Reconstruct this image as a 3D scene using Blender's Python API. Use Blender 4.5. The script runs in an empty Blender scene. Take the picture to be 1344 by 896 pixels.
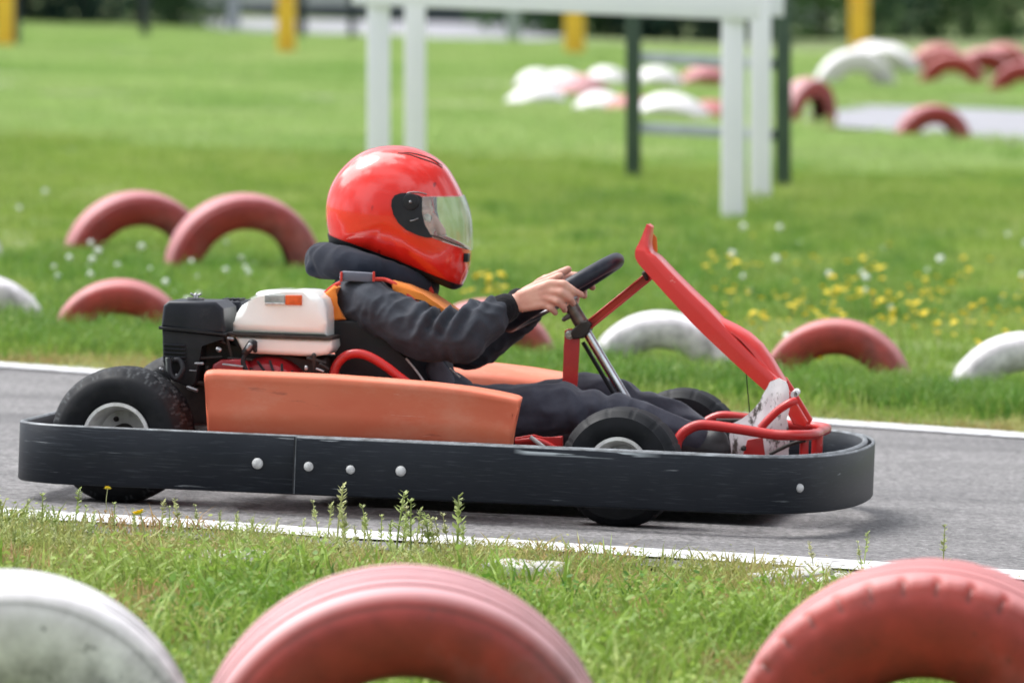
import bpy, bmesh, math, random
import numpy as np
from mathutils import Vector, Matrix, noise
random.seed(7); rng = np.random.default_rng(7)
R = math.radians
scene = bpy.context.scene
COL = scene.collection

# ------------------------------------------------------------------ survey of the place
F, YH, HC, G = 11500.0, -50.0, 1.155, 0.0386      # focal length (px), horizon row, camera height, cross slope of the site
PITCH = math.atan((448 - YH) / F)
FW = Vector((0, math.cos(PITCH), -math.sin(PITCH))); UP = Vector((0, math.sin(PITCH), math.cos(PITCH)))
CAM = Vector((0, 0, HC))
def ray(px, py): return FW + UP * (-(py - 448) / F) + Vector(((px - 672) / F, 0, 0))
def gr(px, py):
    d = ray(px, py); t = -HC / (d.z + G * d.x); return CAM + d * t
def gz(x, y=0): return -G * x
def depth_scale(p): return F / (p - CAM).dot(FW)

# kart frame from its two near wheel contacts
pf, pr_ = gr(812, 694), gr(155, 663)
XK = (pf - pr_).normalized(); NZ = Vector((G, 0, 1)).normalized()
XK = (XK - NZ * XK.dot(NZ)).normalized(); YK = NZ.cross(XK)
OK_ = (pf + pr_) / 2 + YK * 0.5
MK = Matrix(((XK.x, YK.x, NZ.x, OK_.x), (XK.y, YK.y, NZ.y, OK_.y), (XK.z, YK.z, NZ.z, OK_.z), (0, 0, 0, 1)))
MKI = MK.inverted()
def K(px, py, yd):
    o = MKI @ CAM; d = (MKI.to_3x3()) @ ray(px, py)
    t = (yd - o.y) / d.y; return o + d * t
def m(px): return px / 645.0

# ------------------------------------------------------------------ materials
def new_mat(name):
    mt = bpy.data.materials.new(name); mt.use_nodes = True
    nt = mt.node_tree; b = nt.nodes['Principled BSDF']; return mt, nt, b
def nd(nt, t, **kw):
    n = nt.nodes.new(t)
    for k, v in kw.items():
        if k in n.inputs: n.inputs[k].default_value = v
        else: setattr(n, k, v)
    return n
def mixrgb(nt, fac, a, b, blend='MIX'):
    n = nt.nodes.new('ShaderNodeMix'); n.data_type = 'RGBA'; n.blend_type = blend
    for sock, v in ((n.inputs[0], fac), (n.inputs[6], a), (n.inputs[7], b)):
        if isinstance(v, bpy.types.NodeSocket): nt.links.new(v, sock)
        elif isinstance(v, tuple): sock.default_value = (*v[:3], 1)
        else: sock.default_value = v
    return n.outputs[2]
def coords(nt, kind='Object', scale=(1, 1, 1)):
    tc = nt.nodes.new('ShaderNodeTexCoord'); mp = nt.nodes.new('ShaderNodeMapping')
    mp.inputs['Scale'].default_value = scale
    nt.links.new(tc.outputs[kind], mp.inputs[0]); return mp.outputs[0]
def world_pos(nt, scale=(1, 1, 1)):
    tc = nt.nodes.new('ShaderNodeNewGeometry'); mp = nt.nodes.new('ShaderNodeMapping')
    mp.inputs['Scale'].default_value = scale
    nt.links.new(tc.outputs['Position'], mp.inputs[0]); return mp.outputs[0]
def noise_n(nt, vec, scale, detail=4, rough=.55, lo=.35, hi=.65):
    n = nd(nt, 'ShaderNodeTexNoise', Scale=scale, Detail=detail, Roughness=rough)
    nt.links.new(vec, n.inputs['Vector'])
    r = nt.nodes.new('ShaderNodeMapRange'); r.inputs[1].default_value = lo; r.inputs[2].default_value = hi
    nt.links.new(n.outputs[0], r.inputs[0]); return r.outputs[0], n.outputs[0]
def bump(nt, b, h, strength, dist):
    n = nd(nt, 'ShaderNodeBump', Strength=strength, Distance=dist)
    nt.links.new(h, n.inputs['Height']); nt.links.new(n.outputs[0], b.inputs['Normal']); return n

def simple(name, c1, c2=None, scale=30, rough=.5, rough2=None, metal=0, coat=0, bmp=0, bdist=.002, lo=.35, hi=.65, stretch=(1, 1, 1), dirt=None, dirt_scale=6, dirt_lo=.5, dirt_hi=.7, dirt_amt=.6, spec=.5, detail=4):
    mt, nt, b = new_mat(name)
    b.inputs['Metallic'].default_value = metal; b.inputs['Roughness'].default_value = rough
    b.inputs['Coat Weight'].default_value = coat; b.inputs['Coat Roughness'].default_value = .06
    b.inputs['Specular IOR Level'].default_value = spec
    v = coords(nt, 'Object', stretch)
    f, raw = noise_n(nt, v, scale, detail=detail, lo=lo, hi=hi)
    col = mixrgb(nt, f, c1, c2 or tuple(x * .8 for x in c1))
    if dirt:
        f2, _ = noise_n(nt, v, dirt_scale, lo=dirt_lo, hi=dirt_hi, detail=6, rough=.7)
        mm = nt.nodes.new('ShaderNodeMath'); mm.operation = 'MULTIPLY'; mm.inputs[1].default_value = dirt_amt
        nt.links.new(f2, mm.inputs[0]); col = mixrgb(nt, mm.outputs[0], col, dirt)
    nt.links.new(col, b.inputs['Base Color'])
    if rough2 is not None:
        r = nt.nodes.new('ShaderNodeMapRange'); r.inputs[3].default_value = rough; r.inputs[4].default_value = rough2
        nt.links.new(f, r.inputs[0]); nt.links.new(r.outputs[0], b.inputs['Roughness'])
    if bmp: bump(nt, b, raw, bmp, bdist)
    return mt

M = {}
M['rubber'] = simple('tyre rubber', (.006, .007, .009), (.015, .016, .019), scale=22, rough=.5, rough2=.72, bmp=.2, bdist=.001, dirt=(.07, .065, .06), dirt_scale=14, dirt_lo=.55, dirt_hi=.8, dirt_amt=.3, spec=.2)
M['dust_rubber'] = simple('dusty tread rubber', (.06, .065, .07), (.02, .022, .025), scale=30, rough=.7, spec=.25)
M['rim'] = simple('worn rim paint', (.82, .81, .78), (.66, .65, .62), scale=18, rough=.35, dirt=(.12, .1, .08), dirt_scale=20, dirt_amt=.6)
M['dark'] = simple('black plastic', (.012, .013, .016), (.02, .021, .025), scale=30, rough=.38, rough2=.5, spec=.25)
M['blackbox'] = simple('moulded black cover', (.012, .014, .02), (.022, .024, .032), scale=12, rough=.33, rough2=.45, dirt=(.09, .09, .09), dirt_scale=25, dirt_lo=.58, dirt_hi=.8, dirt_amt=.3, spec=.25)
M['metal'] = simple('dull metal', (.42, .42, .43), (.2, .2, .21), scale=30, rough=.35, rough2=.55, metal=.9)
M['chrome'] = simple('steering steel', (.6, .62, .65), (.45, .46, .48), scale=20, rough=.16, rough2=.3, metal=1)
M['iron'] = simple('dark oily iron', (.03, .028, .027), (.06, .05, .045), scale=40, rough=.45, rough2=.7, metal=.4)
M['bronze'] = simple('greasy hub metal', (.2, .17, .15), (.1, .085, .08), scale=60, rough=.4, metal=.6)
M['redtube'] = simple('red tube paint', (.55, .018, .015), (.42, .016, .014), scale=15, rough=.32, rough2=.5, coat=.25, dirt=(.42, .36, .31), dirt_scale=26, dirt_lo=.64, dirt_hi=.72, dirt_amt=.7)
M['fairing'] = simple('faded red fairing', (.72, .030, .022), (.64, .026, .02), scale=6, rough=.3, rough2=.42, coat=.35, dirt=(.62, .3, .24), dirt_scale=9, dirt_lo=.62, dirt_hi=.9, dirt_amt=.3)
M['pod'] = simple('faded orange red pod', (.72, .19, .10), (.66, .14, .07), scale=4, rough=.45, rough2=.58, dirt=(.78, .40, .28), dirt_scale=5, dirt_lo=.48, dirt_hi=.8, dirt_amt=.5, stretch=(1, 1, 2))
def scuff(mt, scale, stretch, lo, hi, colr, amt):
    nt = mt.node_tree; b = nt.nodes['Principled BSDF']; src = b.inputs['Base Color'].links[0].from_socket
    f, _ = noise_n(nt, coords(nt, 'Object', stretch), scale, detail=6, rough=.65, lo=lo, hi=hi)
    q = nt.nodes.new('ShaderNodeMath'); q.operation = 'MULTIPLY'; q.inputs[1].default_value = amt; nt.links.new(f, q.inputs[0])
    nt.links.new(mixrgb(nt, q.outputs[0], src, colr), b.inputs['Base Color'])
scuff(M['pod'], 9, (.7, 1, 4), .62, .70, (.30, .07, .05), .55); scuff(M['pod'], 20, (.35, 1, 5), .66, .70, (.84, .55, .45), .6)
scuff(M['fairing'], 16, (1.5, 1, 1.5), .66, .70, (.78, .42, .36), .6)
M['orange'] = simple('orange inner plastic', (.75, .2, .03), rough=.5)
M['tank'] = simple('cream tank paint', (.86, .86, .84), (.80, .80, .77), scale=5, rough=.28, coat=.3, dirt=(.5, .46, .4), dirt_scale=10, dirt_lo=.58, dirt_hi=.85, dirt_amt=.35)
M['shroud'] = simple('crimson shroud', (.36, .01, .018), (.22, .008, .012), scale=20, rough=.3, coat=.2)
M['white_bolt'] = simple('painted bolt', (.62, .63, .62), (.4, .4, .4), scale=60, rough=.35)
M['grey_label'] = simple('grey label', (.2, .22, .21), (.38, .4, .38), scale=50, rough=.4)
M['orange_label'] = simple('orange label', (.75, .12, .02), (.5, .07, .01), scale=80, rough=.4)
M['torn'] = simple('battered white plastic', (.82, .82, .82), (.68, .67, .68), scale=9, rough=.45, dirt=(.07, .06, .045), dirt_scale=19, dirt_lo=.54, dirt_hi=.60, dirt_amt=.95, bmp=.3, bdist=.004, stretch=(1.8, 1, .7))
M['seat'] = simple('seat shell', (.01, .011, .013), (.017, .018, .02), scale=20, rough=.35, rough2=.5, spec=.25)
M['wheelgrip'] = simple('steering wheel grip', (.012, .014, .022), (.022, .024, .034), scale=50, rough=.42, bmp=.15, spec=.25)

def bumper_mat():
    mt, nt, b = new_mat('scuffed bumper plastic')
    v = coords(nt, 'Object', (1, 1, 1))
    f, raw = noise_n(nt, v, 5, lo=.3, hi=.7, detail=6)
    base = mixrgb(nt, f, (.007, .010, .015), (.015, .018, .024))
    vs = coords(nt, 'Object', (3.2, 3.2, 70))
    f2, r2 = noise_n(nt, vs, 2.0, lo=.675, hi=.71, detail=4)
    f4, _ = noise_n(nt, coords(nt, 'Object', (9, 9, 160)), 2.0, lo=.55, hi=.8, detail=5)
    fs = nt.nodes.new('ShaderNodeMath'); fs.operation = 'MULTIPLY'; fs.inputs[1].default_value = .4
    nt.links.new(f4, fs.inputs[0])
    col = mixrgb(nt, fs.outputs[0], base, (.09, .105, .12))
    f3, _ = noise_n(nt, coords(nt, 'Object', (1.1, 1.1, 9)), 3.0, lo=.52, hi=.62, detail=2)
    pm = nt.nodes.new('ShaderNodeMath'); pm.operation = 'MULTIPLY'
    nt.links.new(f2, pm.inputs[0]); nt.links.new(f3, pm.inputs[1])
    col = mixrgb(nt, pm.outputs[0], col, (.42, .45, .47))
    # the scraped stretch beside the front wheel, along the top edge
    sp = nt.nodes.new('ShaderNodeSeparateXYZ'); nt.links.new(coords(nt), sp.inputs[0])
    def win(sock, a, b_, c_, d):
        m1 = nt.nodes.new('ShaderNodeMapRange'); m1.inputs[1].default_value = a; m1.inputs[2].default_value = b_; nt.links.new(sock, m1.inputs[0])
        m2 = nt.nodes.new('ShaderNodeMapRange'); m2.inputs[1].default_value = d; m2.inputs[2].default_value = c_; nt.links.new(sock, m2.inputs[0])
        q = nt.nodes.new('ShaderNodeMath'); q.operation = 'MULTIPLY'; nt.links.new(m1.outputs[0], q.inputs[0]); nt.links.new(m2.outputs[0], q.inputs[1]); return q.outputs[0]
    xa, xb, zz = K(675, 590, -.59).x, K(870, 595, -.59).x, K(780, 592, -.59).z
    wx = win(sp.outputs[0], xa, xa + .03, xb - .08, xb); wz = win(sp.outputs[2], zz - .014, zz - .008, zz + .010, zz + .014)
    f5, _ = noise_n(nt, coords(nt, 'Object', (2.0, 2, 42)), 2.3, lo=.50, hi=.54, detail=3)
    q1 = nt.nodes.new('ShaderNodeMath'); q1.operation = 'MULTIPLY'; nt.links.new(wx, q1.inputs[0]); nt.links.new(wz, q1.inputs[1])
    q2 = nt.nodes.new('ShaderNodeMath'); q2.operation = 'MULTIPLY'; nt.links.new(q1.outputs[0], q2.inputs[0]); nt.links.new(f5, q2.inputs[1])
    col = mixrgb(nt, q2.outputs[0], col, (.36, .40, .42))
    nt.links.new(col, b.inputs['Base Color']); b.inputs['Roughness'].default_value = .42; b.inputs['Specular IOR Level'].default_value = .22
    bump(nt, b, r2, .12, .002); return mt
M['bumper'] = bumper_mat()

def helmet_mat():
    mt, nt, b = new_mat('glossy red helmet lacquer')
    v = coords(nt)
    f, raw = noise_n(nt, v, 9, lo=.3, hi=.7)
    col = mixrgb(nt, f, (.78, .020, .009), (.70, .016, .008))
    f2, _ = noise_n(nt, coords(nt, 'Object', (1, 1, .35)), 40, lo=.72, hi=.76, detail=2)
    col = mixrgb(nt, f2, col, (.32, .008, .008))
    nt.links.new(col, b.inputs['Base Color']); b.inputs['Roughness'].default_value = .22
    b.inputs['Coat Weight'].default_value = .8; b.inputs['Coat Roughness'].default_value = .03
    bump(nt, b, raw, .02, .003); return mt
M['helmet'] = helmet_mat()
def visor_mat():
    mt, nt, b = new_mat('clear visor')
    out = nt.nodes['Material Output']
    tr = nt.nodes.new('ShaderNodeBsdfTransparent'); tr.inputs[0].default_value = (.97, 1., .98, 1)
    gl = nt.nodes.new('ShaderNodeBsdfGlossy'); gl.inputs['Roughness'].default_value = .08
    hz = nt.nodes.new('ShaderNodeBsdfDiffuse'); hz.inputs[0].default_value = (.9, .95, .92, 1)
    fr = nt.nodes.new('ShaderNodeFresnel'); fr.inputs[0].default_value = 1.5
    m1 = nt.nodes.new('ShaderNodeMixShader'); m2 = nt.nodes.new('ShaderNodeMixShader'); m1.inputs[0].default_value = .075
    nt.links.new(tr.outputs[0], m1.inputs[1]); nt.links.new(hz.outputs[0], m1.inputs[2])
    lw = nt.nodes.new('ShaderNodeLayerWeight'); pw = nt.nodes.new('ShaderNodeMath'); pw.operation = 'POWER'; pw.inputs[1].default_value = 4.
    ma = nt.nodes.new('ShaderNodeMath'); ma.operation = 'MULTIPLY_ADD'; ma.inputs[1].default_value = .7; ma.inputs[2].default_value = .045
    nt.links.new(lw.outputs['Facing'], pw.inputs[0]); nt.links.new(pw.outputs[0], ma.inputs[0]); nt.nodes.remove(fr)
    nt.links.new(ma.outputs[0], m2.inputs[0]); nt.links.new(m1.outputs[0], m2.inputs[1]); nt.links.new(gl.outputs[0], m2.inputs[2])
    nt.links.new(m2.outputs[0], out.inputs[0]); return mt
M['visor'] = visor_mat()

def cloth(name, c1, c2, rough=.8, bmp=.35, bs=26, sheen=.08, stretch=(1, 1, 1)):
    mt, nt, b = new_mat(name)
    v = coords(nt, 'Object', stretch)
    f, raw = noise_n(nt, v, bs, detail=5, rough=.5, lo=.3, hi=.7)
    nt.links.new(mixrgb(nt, f, c1, c2), b.inputs['Base Color'])
    b.inputs['Specular IOR Level'].default_value = .25; b.inputs['Roughness'].default_value = rough; b.inputs['Sheen Weight'].default_value = sheen
    w = nd(nt, 'ShaderNodeTexNoise', Scale=380., Detail=2.); nt.links.new(v, w.inputs['Vector'])
    a = nt.nodes.new('ShaderNodeMath'); a.operation = 'MULTIPLY_ADD'; a.inputs[1].default_value = .12
    nt.links.new(w.outputs[0], a.inputs[0]); nt.links.new(raw, a.inputs[2])
    bump(nt, b, a.outputs[0], bmp, .008); return mt
M['jacket'] = cloth('slate jacket cloth', (.026, .030, .040), (.044, .050, .064), rough=.85)
M['trousers'] = cloth('dark trouser cloth', (.033, .035, .050), (.052, .055, .074), rough=.8)
M['collar'] = cloth('navy padded fleece', (.009, .012, .022), (.018, .022, .036), rough=.9, bs=14, sheen=.08)
M['cuff'] = cloth('black ribbed knit', (.006, .006, .008), (.012, .012, .014), rough=.95, bs=40, stretch=(1, 6, 1))
M['vest'] = cloth('orange vest cloth', (.80, .27, .04), (.66, .18, .025), rough=.7, bs=18)
M['piping'] = cloth('red piping', (.55, .05, .035), (.45, .03, .02), rough=.7)
M['tab'] = cloth('grey shoulder tab', (.14, .15, .19), (.1, .11, .14), rough=.7)
M['shoe'] = simple('dark shoe leather', (.02, .02, .022), rough=.5)
def skin_mat():
    mt, nt, b = new_mat('skin')
    v = coords(nt)
    f, raw = noise_n(nt, v, 38, lo=.3, hi=.7, detail=3)
    nt.links.new(mixrgb(nt, f, (.70, .40, .31), (.60, .29, .22)), b.inputs['Base Color'])
    b.inputs['Roughness'].default_value = .5; b.inputs['Subsurface Weight'].default_value = .15
    b.inputs['Subsurface Radius'].default_value = (.01, .004, .002); b.inputs['Subsurface Scale'].default_value = .5
    bump(nt, b, raw, .25, .0015); return mt
M['skin'] = skin_mat()

def leaf_mat(name, c1, c2, c3, big=.5):
    mt, nt, b = new_mat(name); out = nt.nodes['Material Output']
    wp = world_pos(nt)
    oi = nt.nodes.new('ShaderNodeObjectInfo')
    f, _ = noise_n(nt, wp, big, detail=5, lo=.38, hi=.62)
    f2, _ = noise_n(nt, wp, 45, detail=1, lo=.3, hi=.7)
    col = mixrgb(nt, f, c1, c2)
    g = nt.nodes.new('ShaderNodeMath'); g.operation = 'POWER'; g.inputs[1].default_value = 2.5
    nt.links.new(oi.outputs['Random'], g.inputs[0])
    col = mixrgb(nt, g.outputs[0], col, c3)
    dk = mixrgb(nt, f2, (.72, .72, .72), (1.2, 1.2, 1.2))
    col = mixrgb(nt, 1.0, col, dk, 'MULTIPLY')
    nt.links.new(col, b.inputs['Base Color']); b.inputs['Roughness'].default_value = .55; b.inputs['Specular IOR Level'].default_value = .3
    tr = nt.nodes.new('ShaderNodeBsdfTranslucent'); nt.links.new(col, tr.inputs[0])
    mx = nt.nodes.new('ShaderNodeMixShader'); mx.inputs[0].default_value = .38
    nt.links.new(b.outputs[0], mx.inputs[1]); nt.links.new(tr.outputs[0], mx.inputs[2]); nt.links.new(mx.outputs[0], out.inputs[0])
    return mt
M['grass'] = leaf_mat('lawn grass', (.15, .275, .032), (.29, .41, .075), (.38, .45, .13), big=1.3)
M['grass_far'] = leaf_mat('hazed far lawn', (.25, .41, .10), (.38, .53, .17), (.44, .55, .21), big=.22)  # distance haze put into the colour: paler than the nearer lawn
M['grass_dark'] = leaf_mat('rank green grass', (.07, .19, .022), (.15, .30, .04), (.24, .34, .07), big=1.5)
M['grass_dry'] = leaf_mat('dry verge grass', (.21, .32, .06), (.42, .40, .15), (.40, .26, .12), big=2.4)
M['weed'] = leaf_mat('weed stalk green', (.36, .44, .16), (.46, .50, .22), (.48, .48, .26), big=2.)
M['leaf'] = leaf_mat('tree leaves', (.018, .055, .02), (.04, .10, .03), (.06, .13, .03), big=.35)
M['leaf_blue'] = leaf_mat('blue green conifer leaves', (.010, .040, .030), (.02, .06, .04), (.03, .08, .04), big=.4)
M['bark'] = simple('bark', (.07, .055, .04), (.04, .03, .025), scale=8, rough=.9)
M['yellow_petal'] = simple('yellow petals', (.86, .74, .04), (.84, .62, .03), rough=.6)
M['white_petal'] = simple('white flower fluff', (.78, .8, .76), (.6, .66, .58), rough=.8)
M['post_white'] = simple('white post paint', (.90, .89, .97), (.86, .86, .94), scale=3, rough=.5, dirt=(.5, .5, .5), dirt_scale=4, dirt_lo=.6, dirt_hi=.85, dirt_amt=.3)
M['post_green'] = simple('dark green post paint', (.035, .065, .045), (.05, .085, .055), scale=5, rough=.5)
M['rung'] = simple('pale grey rung paint', (.36, .4, .42), (.26, .3, .31), scale=6, rough=.5)
M['post_yellow'] = simple('yellow post paint', (.90, .55, .05), (.80, .44, .04), scale=3, rough=.5)
M['post_grey'] = simple('grey concrete post', (.38, .42, .44), (.3, .33, .34), scale=4, rough=.8)
M['post_dark'] = simple('dark post', (.03, .04, .05), rough=.7)
M['line'] = None

def tyre_paint(name, c1, c2, dust, dirt, dl=.45, dh=.7, da=.7):
    mt, nt, b = new_mat(name)
    v = coords(nt)
    f, raw = noise_n(nt, v, 7, detail=8, rough=.65, lo=.35, hi=.68)
    col = mixrgb(nt, f, c1, c2)
    f2, _ = noise_n(nt, coords(nt, 'Object', (1, 1.6, 1)), 3.2, detail=7, rough=.7, lo=dl, hi=dh)
    mm = nt.nodes.new('ShaderNodeMath'); mm.operation = 'MULTIPLY'; mm.inputs[1].default_value = da; nt.links.new(f2, mm.inputs[0])
    col = mixrgb(nt, mm.outputs[0], col, dust)
    # chips of bare rubber
    f3, r3 = noise_n(nt, v, 30, detail=6, rough=.75, lo=.62, hi=.70)
    col = mixrgb(nt, f3, col, dirt)
    f9, _ = noise_n(nt, coords(nt, 'Object', (1, 1, 1)), 11, detail=9, rough=.75, lo=.32, hi=.66)
    col = mixrgb(nt, 1.0, col, mixrgb(nt, f9, (.74, .72, .71), (1.12, 1.12, 1.12)), 'MULTIPLY')
    # chalky tread face, dirty near the soil: radius and height in the tyre's own space
    at = nt.nodes.new('ShaderNodeAttribute'); at.attribute_name = 'chalk'
    mc = nt.nodes.new('ShaderNodeMath'); mc.operation = 'MULTIPLY'; nt.links.new(at.outputs['Fac'], mc.inputs[0])
    mr = nt.nodes.new('ShaderNodeMapRange'); mr.inputs[3].default_value = .75; mr.inputs[4].default_value = .98; nt.links.new(f2, mr.inputs[0])
    nt.links.new(mr.outputs[0], mc.inputs[1]); col = mixrgb(nt, mc.outputs[0], col, dust)
    mc.use_clamp = True
    ng = nt.nodes.new('ShaderNodeMapRange'); ng.inputs[1].default_value = -.15; ng.inputs[2].default_value = -1.; ng.inputs[4].default_value = .65; nt.links.new(at.outputs['Fac'], ng.inputs[0])
    col = mixrgb(nt, ng.outputs[0], col, dirt)
    sp = nt.nodes.new('ShaderNodeSeparateXYZ'); nt.links.new(coords(nt), sp.inputs[0])
    hr = nt.nodes.new('ShaderNodeMapRange'); hr.inputs[1].default_value = .27; hr.inputs[2].default_value = .10; nt.links.new(sp.outputs[2], hr.inputs[0])
    f4, _ = noise_n(nt, v, 13, detail=8, rough=.75, lo=.42, hi=.62)
    md = nt.nodes.new('ShaderNodeMath'); md.operation = 'MULTIPLY'; nt.links.new(hr.outputs[0], md.inputs[0]); nt.links.new(f4, md.inputs[1])
    md2 = nt.nodes.new('ShaderNodeMath'); md2.operation = 'MULTIPLY'; md2.inputs[1].default_value = .85 if 'white' in name else .5; nt.links.new(md.outputs[0], md2.inputs[0])
    col = mixrgb(nt, md2.outputs[0], col, dirt)
    nt.links.new(col, b.inputs['Base Color']); b.inputs['Roughness'].default_value = .55
    bump(nt, b, raw, .35, .004); return mt
M['t_red'] = tyre_paint('red tyre paint', (.40, .044, .032), (.30, .034, .025), (.58, .25, .25), (.06, .03, .025), dl=.5, dh=.8, da=.45)
M['t_pink'] = tyre_paint('faded pink tyre paint', (.36, .044, .034), (.27, .032, .025), (.68, .40, .42), (.08, .04, .035), dl=.5, dh=.8, da=.3)
M['t_maroon'] = tyre_paint('maroon tyre paint', (.34, .030, .026), (.25, .022, .022), (.56, .25, .27), (.05, .02, .02), da=.5)
M['t_white'] = tyre_paint('white tyre paint', (.80, .765, .79), (.70, .67, .69), (.86, .83, .85), (.10, .10, .10))
M['t_dark'] = simple('tyre inner rubber', (.02, .02, .02), rough=.8)

# ------------------------------------------------------------------ mesh helpers
def link(name, me, mat=None, parent=None, smooth=True, mw=None):
    o = bpy.data.objects.new(name, me); COL.objects.link(o)
    if mat is not None:
        for q in (mat if isinstance(mat, (list, tuple)) else [mat]): me.materials.append(q)
    if smooth and len(me.polygons): me.polygons.foreach_set('use_smooth', [True] * len(me.polygons))
    if parent is not None: o.parent = parent
    if mw is not None: o.matrix_world = mw
    return o
def auto(o, ang=35):
    me = o.data; bm = bmesh.new(); bm.from_mesh(me)
    for e in bm.edges:
        if len(e.link_faces) == 2 and e.calc_face_angle(0) > R(ang): e.smooth = False
    bm.to_mesh(me); bm.free(); return o
def obj(name, bm, mat, parent=None, smooth=True, ang=35, mw=None):
    bmesh.ops.recalc_face_normals(bm, faces=bm.faces)
    me = bpy.data.meshes.new(name); bm.to_mesh(me); bm.free()
    o = link(name, me, mat, parent, smooth, mw)
    if smooth: auto(o, ang)
    return o
def pyd(name, v, f, mat, parent=None, smooth=True, ang=35, mw=None):
    me = bpy.data.meshes.new(name); me.from_pydata([tuple(x) for x in v], [], f); me.update()
    bm = bmesh.new(); bm.from_mesh(me); bpy.data.meshes.remove(me)
    return obj(name, bm, mat, parent, smooth, ang, mw)
def empty(name, mw, label, cat, group=None):
    o = bpy.data.objects.new(name, None); COL.objects.link(o); o.matrix_world = mw; o.empty_display_size = .1
    return tag(o, label, cat, group)
def tag(o, label=None, cat=None, group=None, kind=None):
    if label: o['label'] = label
    if cat: o['category'] = cat
    if group: o['group'] = group
    if kind: o['kind'] = kind
    return o
def catmull(pts, n=8, closed=False):
    P = [Vector(p) for p in pts]; out = []
    N = len(P)
    for i in range(N if closed else N - 1):
        p1, p2 = P[i], P[(i + 1) % N]
        p0 = P[i - 1] if (closed or i > 0) else p1 * 2 - p2
        p3 = P[(i + 2) % N] if (closed or i < N - 2) else p2 * 2 - p1
        for k in range(n):
            t = k / n
            out.append(.5 * ((2 * p1) + (p2 - p0) * t + (2 * p0 - 5 * p1 + 4 * p2 - p3) * t * t + (3 * p1 - p0 - 3 * p2 + p3) * t ** 3))
    if not closed: out.append(P[-1])
    return out
def tube(bm, pts, r, segs=12, n=8, closed=False, smooth_path=True, flat=1.0, flat_axis=None):
    """tube along pts; r number or list per input point; flat squashes along flat_axis"""
    P = catmull(pts, n, closed) if smooth_path and len(pts) > 2 else [Vector(p) for p in pts]
    if isinstance(r, (list, tuple)):
        if len(P) != len(r):
            idx = np.linspace(0, len(r) if closed else len(r) - 1, len(P) + (1 if closed else 0))[:len(P)]
            rr = list(r) + ([r[0]] if closed else [])
            r = list(np.interp(idx, range(len(rr)), rr))
    else: r = [r] * len(P)
    rings = []; N = len(P); prev = None
    for i, p in enumerate(P):
        a = P[(i + 1) % N] if (closed or i < N - 1) else p; b_ = P[i - 1] if (closed or i > 0) else p
        d = (a - b_).normalized()
        if prev is None:
            u = d.orthogonal().normalized()
            if flat_axis is not None: u = (Vector(flat_axis) - d * d.dot(Vector(flat_axis))).normalized()
        else:
            if flat_axis is not None: u = (Vector(flat_axis) - d * d.dot(Vector(flat_axis))).normalized()
            else: u = (prev - d * d.dot(prev)).normalized()
        prev = u; w = d.cross(u)
        rings.append([bm.verts.new(p + (u * math.cos(2 * math.pi * k / segs) * flat + w * math.sin(2 * math.pi * k / segs)) * r[i]) for k in range(segs)])
    for i in range(N if closed else N - 1):
        A, B = rings[i], rings[(i + 1) % N]
        for k in range(segs): bm.faces.new((A[k], A[(k + 1) % segs], B[(k + 1) % segs], B[k]))
    if not closed:
        bm.faces.new(rings[0]); bm.faces.new(rings[-1][::-1])
    return bm
def tube_o(name, pts, r, mat, parent, **kw):
    bm = bmesh.new(); tube(bm, pts, r, **kw); return obj(name, bm, mat, parent)
def capsule(bm, p0, p1, r0, r1, segs=16, sq=1.0, ax=None):
    """tapered capsule; ax + sq squashes the section along ax"""
    p0, p1 = Vector(p0), Vector(p1); d = (p1 - p0); L = d.length
    d = d.normalized() if L > 1e-6 else Vector((0, 0, 1))
    u = Vector(ax) - d * d.dot(Vector(ax)) if ax is not None else d.orthogonal()
    u.normalize(); w = d.cross(u); rings = []
    st = [(p0 - d * r0 * math.cos(a), r0 * math.sin(a)) for a in np.linspace(.12, math.pi / 2, 5)] + \
         [(p1 + d * r1 * math.cos(a), r1 * math.sin(a)) for a in np.linspace(math.pi / 2, .12, 5)]
    for c, r in st:
        rings.append([bm.verts.new(c + u * math.cos(2 * math.pi * k / segs) * r * sq + w * math.sin(2 * math.pi * k / segs) * r) for k in range(segs)])
    for A, B in zip(rings, rings[1:]):
        for k in range(segs): bm.faces.new((A[k], A[(k + 1) % segs], B[(k + 1) % segs], B[k]))
    bm.faces.new(rings[0][::-1]); bm.faces.new(rings[-1])
def ellipsoid(bm, c, rx, ry, rz, rot=None, seg=24):
    mt = Matrix.Translation(Vector(c)) @ (rot or Matrix()) @ Matrix.Diagonal((rx, ry, rz, 1))
    bmesh.ops.create_uvsphere(bm, u_segments=seg, v_segments=seg // 2, radius=1, matrix=mt)
def fused(name, bm, voxel, mat, parent, it=6, disp=None, mw=None):
    """one continuous surface from overlapping volumes"""
    bmesh.ops.recalc_face_normals(bm, faces=bm.faces)
    me = bpy.data.meshes.new('tmp'); bm.to_mesh(me); bm.free()
    t = bpy.data.objects.new('tmp', me); COL.objects.link(t)
    a = t.modifiers.new('r', 'REMESH'); a.mode = 'VOXEL'; a.voxel_size = voxel
    if it: s = t.modifiers.new('s', 'SMOOTH'); s.iterations = it; s.factor = .5
    dg = bpy.context.evaluated_depsgraph_get(); dg.update()
    out = bpy.data.meshes.new_from_object(t.evaluated_get(dg)); bpy.data.objects.remove(t); bpy.data.meshes.remove(me)
    if disp:
        n = len(out.vertices); nor = [v.normal.copy() for v in out.vertices]
        for v, nn in zip(out.vertices, nor): v.co += nn * disp(v.co, nn)
    out.name = name; out.materials.clear()
    return link(name, out, mat, parent, True, mw)
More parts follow.
